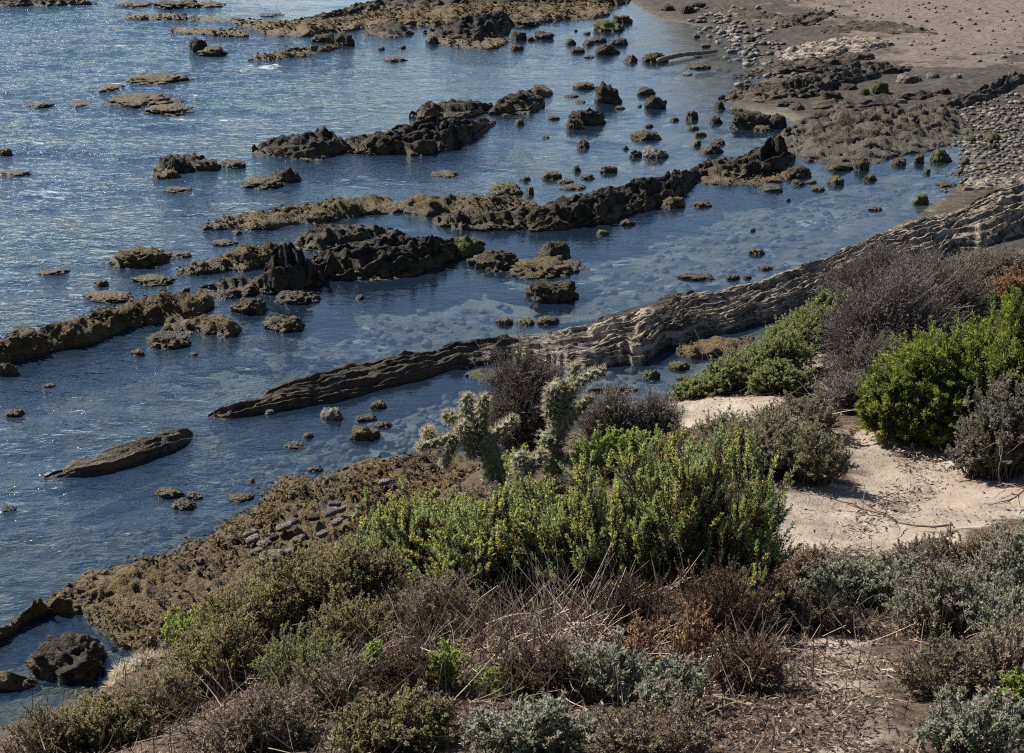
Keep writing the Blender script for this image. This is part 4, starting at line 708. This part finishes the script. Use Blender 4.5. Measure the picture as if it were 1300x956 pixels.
PL = [
 # name, label, kind, px, base y, width, top y
 ('leafy_shrub', 'upright green shoots at the left end of the foreground shrub row', 'shoots', 545, 748, 150, 640),
 ('leafy_shrub', 'upright blue green shoots directly below the left cactus', 'shoots', 645, 770, 180, 634),
 ('leafy_shrub', 'tall yellow green shoots in the middle of the foreground row, below the right cactus', 'shoots', 765, 780, 190, 614),
 ('leafy_shrub', 'tallest green shrub with a brown bare skirt, right part of the foreground row', 'shoots', 880, 790, 170, 580),
 ('leafy_shrub', 'loose green sprigs leaning out over the sand at the right end of the row', 'shoots', 958, 770, 76, 615),
 ('leafy_shrub', 'smaller green shoots behind the tallest shrub of the foreground row', 'shoots', 850, 690, 150, 575),
 ('leafy_shrub', 'small green shoots peeking out left of the foreground row above the kelp', 'shoots', 480, 735, 80, 655),
 ('leafy_shrub', 'low loose yellow green shoots in front of the left end of the foreground row', 'shoots', 585, 790, 120, 690),
 ('leafy_shrub', 'short sprigs at the lower right of the tallest shrub by the dirt patch', 'shoots', 948, 815, 70, 735),
 ('dry_shrub', 'low brown dry tuft at the foot of the wide many armed cactus', 'brown', 600, 655, 90, 618),
 ('green_cushion', 'low green tuft in front of the small two headed cactus', 'greenlow', 668, 655, 90, 612),
 ('dry_shrub', 'low brown dry tuft at the foot of the tall bent armed cactus', 'brown', 725, 640, 80, 600),
 ('olive_shrub', 'olive tuft on the bluff edge left of the wide many armed cactus', 'olive', 548, 668, 80, 634),
 ('bright_herb', 'bright green herbs filling the gap between the two tall cacti', 'bright', 655, 616, 60, 572),
 ('bright_herb', 'bright yellow green herbs right of the right cactus base', 'bright', 765, 602, 100, 546),
 ('bright_herb', 'bright green herbs left of the reddish patch above the shrub row', 'bright', 826, 600, 90, 549),
 ('rust_shrub', 'reddish brown dry shrub among green herbs above the shrub row', 'rust', 860, 615, 100, 556),
 ('dead_shrub', 'dome shaped dark dead shrub between the two tall cacti against the water', 'twig', 668, 585, 108, 467),
 ('dead_shrub', 'low purple grey dead shrub right of the right cactus', 'twig', 772, 566, 80, 502),
 ('dead_shrub', 'low dark dead shrub reaching the edge of the sand above the shrub row', 'twig', 826, 560, 80, 506),
 ('dry_shrub', 'left brown olive clump of the low trio on the sand', 'brown', 905, 585, 110, 532),
 ('dry_shrub', 'largest brown clump of the low trio on the sand', 'brown', 970, 592, 170, 528),
 ('dry_shrub', 'right grey brown clump of the trio, throwing a shadow on the sand', 'brown', 1035, 608, 90, 545),
 ('dry_shrub', 'straggly grey clump at the top of the trio beside the narrow sand strip', 'brown', 1010, 556, 110, 508),
 ('green_cushion', 'lowest green cushion at the tip of the slope above the water', 'greenlow', 893, 500, 80, 476),
 ('green_cushion', 'green cushion second from the tip of the slope', 'greenlow', 930, 495, 100, 452),
 ('green_cushion', 'full green cushion in the middle of the slope', 'greenlow', 972, 482, 110, 430),
 ('green_cushion', 'green cushion high on the slope below the silver twigs', 'greenlow', 1012, 450, 100, 400),
 ('green_cushion', 'topmost green cushion beside the tan ledge', 'greenlow', 1050, 412, 90, 372),
 ('green_cushion', 'green cushion at the bottom of the slope along the sand strip', 'greenlow', 985, 500, 80, 462),
 ('dead_shrub', 'silver grey dead shrub at the crest next to the tan ledge', 'twig', 1100, 395, 110, 330),
 ('dead_shrub', 'big dark tangled dead shrub in the middle of the right hill', 'twig', 1125, 470, 150, 362),
 ('dead_shrub', 'dark twiggy shrub left of the big yellow green bush', 'twig', 1100, 505, 90, 440),
 ('dead_shrub', 'silver tangle of bare twigs at the foot of the right hill by the sand', 'twig', 1072, 522, 70, 478),
 ('dead_shrub', 'dark shrub on the crest of the right hill below the ledge end', 'twig', 1175, 395, 120, 330),
 ('dead_shrub', 'dark purple shrub on the skyline of the hill near the right edge', 'twig', 1245, 372, 120, 325),
 ('dead_shrub', 'brown twiggy shrub behind the top of the yellow green bush', 'twig', 1195, 440, 110, 350),
 ('dead_shrub', 'small brown dead tuft on the bare bank left of the dark tangle', 'twig', 1062, 440, 50, 405),
 ('rust_shrub', 'tawny dry shrub at the right edge above the yellow green bush', 'rust', 1285, 385, 80, 345),
 ('rust_shrub', 'thin tawny grass tuft left of the other tawny shrub on the hill', 'rust', 1230, 395, 60, 350),
 ('feathery_bush', 'main mass of the big yellow green feathery bush at the right', 'feather', 1238, 547, 190, 440),
 ('feathery_bush', 'left lobe of the yellow green bush overhanging the sand path', 'feather', 1150, 552, 110, 475),
 ('feathery_bush', 'top lobe of the yellow green bush at the right edge', 'feather', 1288, 478, 110, 428),
 ('feathery_bush', 'low front lobe of the yellow green bush beside the grey shrub', 'feather', 1195, 562, 90, 490),
 ('feathery_bush', 'thin yellow sprigs at the upper left of the yellow green bush', 'feather', 1175, 490, 80, 448),
 ('grey_shrub', 'soft grey brown shrub at the right edge below the yellow green bush', 'sage', 1275, 602, 120, 500),
 ('grey_shrub', 'small grey shrub left of the soft grey brown one, on the path edge', 'sage', 1235, 600, 60, 548),
 ('sage_shrub', 'low blue green sage mat at the lower end of the sand path', 'sage', 1075, 766, 120, 716),
 ('sage_shrub', 'low grey green sage right of the blue green mat', 'sage', 1145, 768, 120, 716),
 ('sage_shrub', 'rounded grey green sage with a pink tinge, nearest of the right side', 'sage', 1195, 808, 150, 722),
 ('sage_shrub', 'dark green grey sage behind the pink tinged one', 'sage', 1255, 780, 110, 695),
 ('sage_shrub', 'grey sage at the right edge below the bare branch', 'sage', 1300, 750, 90, 672),
 ('sage_shrub', 'pale sage mat in the lower right corner', 'sage', 1285, 830, 100, 745),
 ('dry_shrub', 'pinkish brown dry shrub behind the sage at the path edge', 'brown', 1185, 735, 100, 684),
 ('dry_shrub', 'dry brown shrub with small green spikes near the right edge', 'brown', 1255, 730, 100, 672),
 ('dry_shrub', 'dry brown mat in front of the pink tinged sage', 'brown', 1215, 878, 170, 812),
 ('dry_shrub', 'coarse brown dry shrub in the right bottom corner', 'brown', 1290, 890, 130, 790),
 ('dry_shrub', 'brown litter mound right of the brown bare skirt of the tallest shrub', 'brown', 1030, 800, 130, 752),
 ('dry_shrub', 'flat brown mat between sand and blue green sage mat', 'brown', 1040, 735, 100, 696),
 ('rust_shrub', 'orange brown dry clump at the foot of the tallest shrub', 'rust', 872, 858, 80, 762),
 ('rust_shrub', 'small reddish clump left of the orange brown one', 'rust', 810, 850, 70, 792),
 ('sage_shrub', 'grey green sage below the reddish clump at the bottom', 'sage', 765, 888, 110, 815),
 ('sage_shrub', 'grey green sage at the bottom right of the reddish clump', 'sage', 850, 905, 110, 842),
 ('bright_herb', 'light green feathery herb at the bottom middle', 'bright', 568, 878, 56, 816),
 ('bright_herb', 'thin light green herb left of the feathery one at the bottom', 'bright', 478, 868, 22, 815),
 ('bright_herb', 'yellow flowered green herb above the feathery one', 'bright', 538, 822, 34, 788),
 ('bright_herb', 'single green sprig right of the straw at the bottom', 'bright', 788, 805, 26, 765),
 ('bright_herb', 'single green sprig at the foot of the orange brown clump', 'bright', 843, 822, 24, 780),
 ('bright_herb', 'trailing green herb right of the feathery one at the bottom', 'bright', 640, 882, 70, 850),
 ('bright_herb', 'yellow green herb in the right bottom corner', 'bright', 1285, 905, 50, 855),
 ('bright_shrub', 'fresh green shrub on the bluff edge beside the bottom left cactus', 'bright', 242, 825, 70, 768),
 ('olive_shrub', 'olive brown shrub left of the foreground row', 'olive', 455, 785, 140, 690),
 ('olive_shrub', 'olive twiggy shrub on the bluff edge above the kelp', 'olive', 375, 795, 120, 705),
 ('olive_shrub', 'brown olive shrub right of the fresh green shrub', 'olive', 305, 830, 120, 752),
 ('olive_shrub', 'yellow olive shrub in front of the fresh green shrub', 'olive', 275, 885, 150, 800),
 ('olive_shrub', 'greener low shrub among olive ones at the lower left', 'greenlow', 385, 872, 120, 805),
 ('olive_shrub', 'dark olive shrub between the greener one and the straw', 'olive', 440, 842, 110, 762),
 ('dry_shrub', 'dark brown dead undergrowth left of the straw heap', 'brown', 560, 815, 130, 735),
 ('dry_shrub', 'low dry shrub at the bottom edge left of the light green herbs', 'brown', 420, 905, 120, 838),
 ('dry_shrub', 'brown dry shrub at the very bottom left of the bluff', 'brown', 200, 915, 110, 850),
 ('dead_undergrowth', 'dark brown bare undergrowth left of the straw, below the left end of the green shoots', 'under', 545, 800, 130, 738),
 ('dead_undergrowth', 'dark brown undergrowth behind the straw heap, below the left cactus', 'under', 640, 795, 130, 755),
 ('dead_undergrowth', 'dark twiggy skirt right of the straw heap', 'under', 810, 812, 110, 740),
 ('dead_undergrowth', 'blackish twiggy skirt under the tallest green shrub', 'under', 905, 825, 140, 722),
 ('dead_undergrowth', 'dark twigs at the right end of the skirt, beside the dirt patch', 'under', 975, 805, 70, 735),
 ('dead_undergrowth', 'brown twigs at the bottom between the two light green herbs', 'under', 520, 880, 90, 830),
 ('dead_undergrowth', 'brown twigs between the feathery green herb and the grey green sage', 'under', 690, 880, 120, 820),
 ('dead_undergrowth', 'dark twigs in the shade by the dirt patch at the bottom', 'under', 945, 880, 110, 815),
 # below the photograph's own picture: the planting simply carries on
 ('dry_shrub', 'brown mat at the bottom edge under the olive shrubs', 'brown', 320, 950, 170, 880),
 ('olive_shrub', 'olive mat at the bottom edge below the light green herbs', 'olive', 500, 950, 170, 885),
 ('sage_shrub', 'sage mat at the bottom edge in the middle', 'sage', 670, 955, 170, 890),
 ('dry_shrub', 'dry mat at the bottom edge below the grey green sages', 'brown', 830, 965, 180, 895),
 ('sage_shrub', 'sage mat at the bottom edge right of the dirt patch', 'sage', 1230, 965, 150, 885),
 ('dry_shrub', 'brown mat left of the olive one in the bottom left corner of the bluff', 'brown', 60, 962, 110, 905),
 ('olive_shrub', 'olive mat in the bottom left corner of the bluff', 'olive', 130, 950, 140, 890),
]
for nm, lb, kd, px, yb, wp, yt in PL:
    kw = {}
    if kd == 'shoots': kw = dict(depth=.75)
    if 'pink' in lb and kd == 'sage': kw = dict(mix=((.24, .13, .14), .18))
    if kd == 'greenlow': kw = dict(mix=((.20, .175, .13), .10), dens=.9)
    if kd == 'feather': kw = dict(mix=((.16, .11, .06), .10))
    if 'dome' in lb: kw = dict(dens=2.2, over=dict(sr=.0028))
    if 'trio' in lb: kw = dict(mix=((.20, .215, .12), .35))
    if 'flowered' in lb: kw = dict(mix=((.55, .36, .02), .12))
    if 'soft grey' in lb or 'small grey' in lb: kw = dict(over=dict(pal=[(.16, .145, .11), (.12, .11, .085), (.20, .18, .14)], stem=GREY))
    plant(nm, lb, kd, px, yb, wp, yt, cat='herb' if 'herb' in nm else 'shrub', **kw)

# straw heap: dry pale stalks, countless
def straw(name, label, px, yb, w, n, L, seed, spread=.5, cols=None, flat=.5):
    r = np.random.default_rng(seed); G = ground_hit(px, yb, bluff_only=True); A = np.stack([r.normal(size=n)*w*.45, r.normal(size=n)*w*spread, np.zeros(n)], 1)
    A[:, 2] = h_bluff(A[:, 0]+G[0], A[:, 1]+G[1])-G[2]+r.random(n)**2*.12; az = r.uniform(0, 6.28, n); el = np.abs(r.normal(size=n))*flat
    ln = L*r.uniform(.35, 1.1, n); d = np.stack([np.cos(az)*np.cos(el), np.sin(az)*np.cos(el), np.sin(el)], 1); C = A+d*ln[:, None]; C[:, 2] = np.maximum(C[:, 2], h_bluff(C[:, 0]+G[0], C[:, 1]+G[1])-G[2]+.015)
    B = (A+C)/2+r.normal(size=(n, 3))*.02; col = pick(cols or [(.22, .18, .135), (.34, .295, .235), (.14, .105, .075), (.09, .065, .048)], n, r)
    V, F, Cc = stems_mesh(A, B, C, r.uniform(.0015, .003, n), r.uniform(.0008, .0016, n), col, 4)
    tag(add(name, make_mesh(name, V, F, M_STEM, col=Cc, smooth=False), loc=G), label, 'dry grass', kind='stuff')
straw('dry_straw', 'heap of pale dry stalks under the foreground shrub row', 705, 812, .62, 620, .42, 5, .2, [(.26, .215, .165), (.42, .365, .295), (.17, .13, .095), (.11, .08, .06)], 1.0)
straw('dry_straw', 'scattered dry stalks under the shrubs at the bottom middle', 560, 850, 1.0, 260, .26, 6, .35)
straw('dry_straw', 'dry stalks under the tallest shrub and along the dirt', 950, 850, .8, 240, .22, 8, .4)
straw('dry_straw', 'dry stalks under the olive shrubs at the lower left', 400, 860, 1.3, 240, .24, 9, .4)
straw('dry_stalks', 'upright thin dry stalks tangled through the foreground scrub', 620, 850, 1.5, 1100, .26, 15, .42, [(.20, .15, .105), (.11, .08, .055), (.30, .245, .18), (.07, .05, .036)], 1.25)
straw('dry_stalks', 'upright thin dry stalks tangled through the olive scrub at the lower left', 340, 850, 1.1, 700, .24, 16, .45, [(.20, .15, .105), (.11, .08, .055), (.26, .21, .15), (.07, .05, .036)], 1.25)
straw('dry_stalks', 'fine dry stalks among the sage on the right', 1200, 800, 1.1, 500, .2, 17, .5, [(.20, .15, .105), (.11, .08, .055), (.26, .21, .15)], 1.1)
straw('fallen_twigs', 'silver fallen twigs on the bare bank of the right hill', 1040, 470, 1.0, 160, .5, 10, .8, [(.25, .22, .2), (.14, .12, .11), (.36, .33, .3)], .3)

# leaf litter on the soil and in the little channel on the path
def litter(name, label, poly, n, size, cols, seed):
    r = np.random.default_rng(seed); pa = np.array(poly)[:, :2]; out = []
    while len(out) < n:
        q = r.uniform(pa.min(0), pa.max(0), (3000, 2)); ins = sdist(poly, q[:, 0], q[:, 1]) > 0
        cl = fbm(np.stack([q[:, 0], q[:, 1], q[:, 0]*0+seed], 1), 1.8, 3) > r.normal(size=len(q))*.3-.05; out += list(q[ins & cl])
    Q = np.array(out[:n]); z = h_bluff(Q[:, 0], Q[:, 1])+r.random(n)*.02; az = r.uniform(0, 6.28, n); el = r.normal(size=n)*.35
    D = np.stack([np.cos(az)*np.cos(el), np.sin(az)*np.cos(el), np.sin(el)], 1)
    V, F, C = leaves_mesh(np.stack([Q[:, 0], Q[:, 1], z], 1), D, size*r.uniform(.5, 1.8, n), size*r.uniform(.12, .5, n), pick(cols, n, r, .35), r)
    tag(add(name, make_mesh(name, V, F, M_DRY, col=C, smooth=False)), label, 'leaf litter', kind='stuff')
LIT = [(.12, .085, .06), (.07, .048, .035), (.20, .15, .11), (.045, .032, .025), (.26, .21, .16)]
litter('leaf_litter', 'brown leaf and twig litter on the soil between the shrubs', gpoly([(20, 960), (150, 885), (330, 790), (560, 690), (760, 640), (960, 700), (1040, 700), (1310, 690), (1320, 980), (20, 1000)]), 70000, .026, LIT, 3)
litter('path_litter', 'dark twig and leaf litter washed along the hollow of the sand path', gpoly([(1130, 560), (1195, 570), (1200, 610), (1150, 660), (1080, 680), (1060, 670), (1110, 635), (1140, 600)]), 700, .04, LIT+[(.4, .34, .27)], 4)
litter('sand_litter', 'scattered dark bits lying on the pale sand', gpoly([(850, 515), (1010, 505), (1110, 540), (1320, 580), (1320, 660), (1190, 690), (1000, 705), (990, 640), (1090, 610), (1060, 545)]), 500, .035, LIT, 6)
litter('sand_debris', 'small pale and dark crumbs strewn over the sand path', SANDP, 1500, .016, [(.42, .37, .30), (.12, .09, .06), (.06, .045, .03), (.3, .24, .18)], 12)
litter('slope_litter', 'dry litter under the dead shrubs of the right hill', gpoly([(880, 505), (1000, 440), (1070, 400), (1180, 350), (1310, 320), (1310, 545), (1100, 540), (1000, 508)]), 12000, .06, LIT+[(.11, .095, .09)], 7)

# bare branch lying on the sand at the right edge
r = np.random.default_rng(4); G = ground_hit(1285, 640, bluff_only=True); sg = []
def branch(p, d, L, rad, lv):
    n = 6; pts = [p]; dd = d.copy()
    for i in range(n): dd = unit(dd+r.normal(size=3)*.22); pts.append(pts[-1]+dd*L/n)
    pts = np.array(pts); pts[:, 2] = np.maximum(pts[:, 2], h_bluff(pts[:, 0]+G[0], pts[:, 1]+G[1])-G[2]+.01)
    V, F = tube(pts, np.linspace(rad, rad*.45, n+1), 6); sg.append((V, F))
    if lv:
        for k in range(4): branch(pts[r.integers(1, n)], unit(dd+r.normal(size=3)*.75), L*r.uniform(.4, .65), rad*.55, lv-1)
branch(np.array([.35, .0, .05]), unit(np.array([-1, .15, .12])), .62, .011, 2)
V, F, _ = join(sg); tag(add('bare_branch', make_mesh('bare_branch', V, F, M_WOOD), loc=G), 'bare forked grey brown branch lying on the sand at the right edge', 'branch')
sg.clear(); G = ground_hit(1140, 668, bluff_only=True); branch(np.array([.35, -.05, .02]), unit(np.array([-1, .1, .02])), .75, .008, 1)
V, F, _ = join(sg); tag(add('bare_branch', make_mesh('bare_branch', V, F, M_WOOD), loc=G), 'long thin twig lying across the sand path in front of the sage', 'branch')

# ------------------------------------------------------------------ cholla cacti
def cactus_mat():
    k = NT('cactus_skin'); pos = k.n('ShaderNodeTexCoord').outputs[3]; c = k.ramp(k.tex(pos, 25, 3), [(.3, (.028, .040, .010)), (.7, (.070, .085, .026))])
    return k.done(k.n('ShaderNodeBsdfPrincipled', Base_Color=c, Roughness=.6))
M_CACT = cactus_mat()
def joint(P0, r0, r1, t0=False):
    """one cactus joint: a rounded, knobbly (tubercled) cylinder along points P0; returns mesh arrays and areole points with normals"""
    n = 34; m = 24; P0 = smoothcurve(np.asarray(P0, float), n); T = unit(np.gradient(P0, axis=0)); L = np.sum(np.linalg.norm(np.diff(P0, axis=0), axis=1))
    ref = np.tile(np.array([[.31, .9, .2]]), (n, 1)); A = unit(np.cross(T, ref)); B = np.cross(T, A); t = np.linspace(0, 1, n); th = np.linspace(0, 2*math.pi, m, endpoint=False)
    rr = (r0+(r1-r0)*t)*1.02*(1 if t0 else .62+.38*np.clip(t/.28, 0, 1)**.6); cap = np.sqrt(np.clip(1-np.clip((t-(1-r1*.9/L))/(r1*.9/L), 0, 1)**2, 0.003, 1))
    s = t*L/.030; bump = (.5+.5*np.cos(6*th[None]+math.pi*s[:, None]))*(.5+.5*np.cos(2*math.pi*s[:, None]*.5+0*th[None]+math.pi*0)+.0)
    bump = np.cos(3*th[None]+math.pi*s[:, None]*.5)**2*np.cos(3*th[None]-math.pi*s[:, None]*.5)**2
    rad = (rr*cap)[:, None]*(.86+.34*bump)
    dirn = A[:, None]*np.cos(th)[None, :, None]+B[:, None]*np.sin(th)[None, :, None]
    V = P0[:, None]+dirn*rad[..., None]
    pk = bump.ravel() > .55; nrm = unit(dirn+T[:, None]*(.35+.9*np.clip((t-.8)/.2, 0, 1))[:, None, None]).reshape(-1, 3)
    return V.reshape(-1, 3), grid_faces(n, m, True), V.reshape(-1, 3)[pk], nrm[pk], np.repeat(t, m)[pk]
def spines(P, N, tt, r, tipcol, per=9, L=.032, bcol=((.52, .46, .33), (.66, .61, .49), (.38, .32, .21), (.20, .16, .10))):
    idx = np.repeat(np.arange(len(P)), per); n = len(idx); d = unit(N[idx]+r.normal(size=(n, 3))*.55); ln = L*r.uniform(.5, 1.4, n); b = P[idx]
    c = pick(bcol, n, r); m = r.random(n) < np.clip((tt[idx]-.72)*2.8, 0, .85); c[m] = pick(tipcol, m.sum(), r)
    s = unit(np.cross(d, r.normal(size=(n, 3))))*.0016
    V = np.stack([b+s, b-s, b+d*ln[:, None]-s*.2, b+d*ln[:, None]+s*.2], 1).reshape(-1, 3)
    return V, np.arange(4*n).reshape(-1, 4), np.repeat(c, 4, 0)
ORT = [(.36, .24, .14), (.46, .33, .21), (.30, .19, .11), (.52, .42, .28), (.5, .44, .32)]
def cactus(label, Y, joints, seed, tip=ORT, L=.031):
    r = np.random.default_rng(seed); j0 = joints[0]; base = aty(*j0[0][0], Y); G = base.copy(); G[2] = h_bluff(np.array([base[0]]), np.array([base[1]]))[0]
    o = empty('cholla_cactus', G); tag(o, label, 'cactus', 'cholla cacti on the bluff edge')
    for i, (pts, r0, r1, dy) in enumerate(joints):
        W = np.array([aty(x, y, Y+dy*k/max(1, len(pts)-1)) for k, (x, y) in enumerate(pts)])-G
        if i == 0: W[0, 2] = -.05
        V, F, P, N, tt = joint(W, r0, r1, i == 0)
        a = add('trunk' if i == 0 else 'arm', make_mesh('trunk' if i == 0 else 'arm', V, F, M_CACT), parent=o)
        V, F, C = spines(P, N, tt if i else tt*.6, r, tip, L=L); add('spines', make_mesh('spines', V, F, M_DRY, col=C, smooth=False), parent=a)
    return o
cactus('wide many armed cholla cactus, left of the two tall ones', 10.9, [
    ([(634, 622), (624, 585), (610, 552)], .085, .070, .0), ([(606, 560), (600, 538), (593, 518), (594, 500)], .058, .034, .08), ([(611, 556), (612, 535), (613, 518), (615, 502)], .05, .033, -.05),
    ([(600, 548), (587, 536), (574, 530), (562, 527)], .046, .032, .05), ([(604, 562), (585, 555), (560, 560), (530, 569)], .05, .030, -.10), ([(577, 556), (574, 566), (568, 580), (563, 592)], .036, .028, -.05),
    ([(548, 560), (545, 553), (543, 548), (541, 543)], .034, .028, .0), ([(617, 568), (628, 553), (642, 541), (655, 531)], .044, .032, .10), ([(600, 580), (596, 566), (590, 548), (584, 540)], .05, .04, -.12)], 3)
cactus('tall cholla cactus with a bent arm pointing right, right of the dead dome', 11.3, [
    ([(706, 625), (703, 595), (699, 562), (700, 550)], .075, .085, .0), ([(704, 565), (709, 545), (711, 525), (709, 500), (706, 483)], .075, .062, .05), ([(713, 522), (720, 505), (727, 490), (730, 475), (731, 461)], .055, .040, .10),
    ([(727, 492), (738, 483), (752, 475), (770, 471)], .036, .030, .0), ([(712, 548), (722, 532), (735, 518), (750, 503)], .048, .034, -.12), ([(699, 530), (700, 515), (701, 502), (702, 490)], .05, .045, -.06)], 5)
cactus('small two headed cholla cactus half hidden behind the shrub row', 10.5, [
    ([(664, 622), (663, 605), (661, 590), (660, 575)], .055, .048, .0), ([(664, 605), (672, 596), (682, 585), (692, 574)], .045, .038, .02)], 7)
cactus('low spiny cholla cactus at the bottom left on the bluff edge', 7.7, [
    ([(190, 885), (188, 862), (184, 846), (180, 836)], .06, .045, .0), ([(192, 868), (202, 855), (208, 845), (214, 836)], .05, .036, .05), ([(186, 872), (174, 866), (162, 858), (150, 852)], .042, .03, .03), ([(194, 875), (200, 872), (208, 866), (216, 862)], .045, .034, -.12), ([(184, 880), (170, 878), (156, 872), (146, 868)], .04, .03, -.1)], 9, tip=[(.6, .52, .38), (.55, .45, .33)], L=.05)
# ------------------------------------------------------------------ camera, sky, sun
cam = bpy.data.cameras.new('camera'); co = bpy.data.objects.new('camera', cam); COL.objects.link(co)
cam.sensor_fit = 'HORIZONTAL'; cam.sensor_width = 36; cam.lens = FPX/1300*36; cam.clip_end = 5000; cam.clip_start = .1
co.location = CAM; co.rotation_euler = (R(90)-PITCH, 0, 0); SC.camera = co
SUN_EL, SUN_AZ = R(44), R(-56)     # azimuth measured from the view direction, negative to the left
w = bpy.data.worlds.new('World'); SC.world = w; w.use_nodes = True; nt = w.node_tree
sky = nt.nodes.new('ShaderNodeTexSky'); sky.sky_type = 'NISHITA'; sky.sun_disc = False; sky.sun_elevation = SUN_EL; sky.sun_rotation = SUN_AZ; sky.air_density = 1.0; sky.dust_density = .4; sky.ozone_density = 3.0
bg = nt.nodes['Background']; bg.inputs[1].default_value = .06; nt.links.new(sky.outputs[0], bg.inputs[0])
sl = bpy.data.lights.new('sun', 'SUN'); sl.energy = 5.0; sl.angle = R(.53); sl.color = (1, .93, .82)
so = bpy.data.objects.new('sun', sl); COL.objects.link(so); so.rotation_euler = (R(90)-SUN_EL, 0, -SUN_AZ+math.pi)
# a sun lamp shines along its -Z: tilt then turn so that it comes from the azimuth above
d = np.array([math.sin(SUN_AZ)*math.cos(SUN_EL), math.cos(SUN_AZ)*math.cos(SUN_EL), math.sin(SUN_EL)])
import mathutils
so.rotation_euler = mathutils.Vector(d).to_track_quat('Z', 'Y').to_euler()
vs = SC.view_settings; vs.view_transform = 'Standard'; vs.look = 'None'; vs.exposure = 1.35; vs.gamma = 1
SC.cycles.max_bounces = 8; SC.cycles.transparent_max_bounces = 16; SC.cycles.use_denoising = False; SC.cycles.filter_width = 1.15; SC.cycles.sample_clamp_indirect = 4; SC.cycles.sample_clamp_direct = 12; SC.cycles.use_adaptive_sampling = False
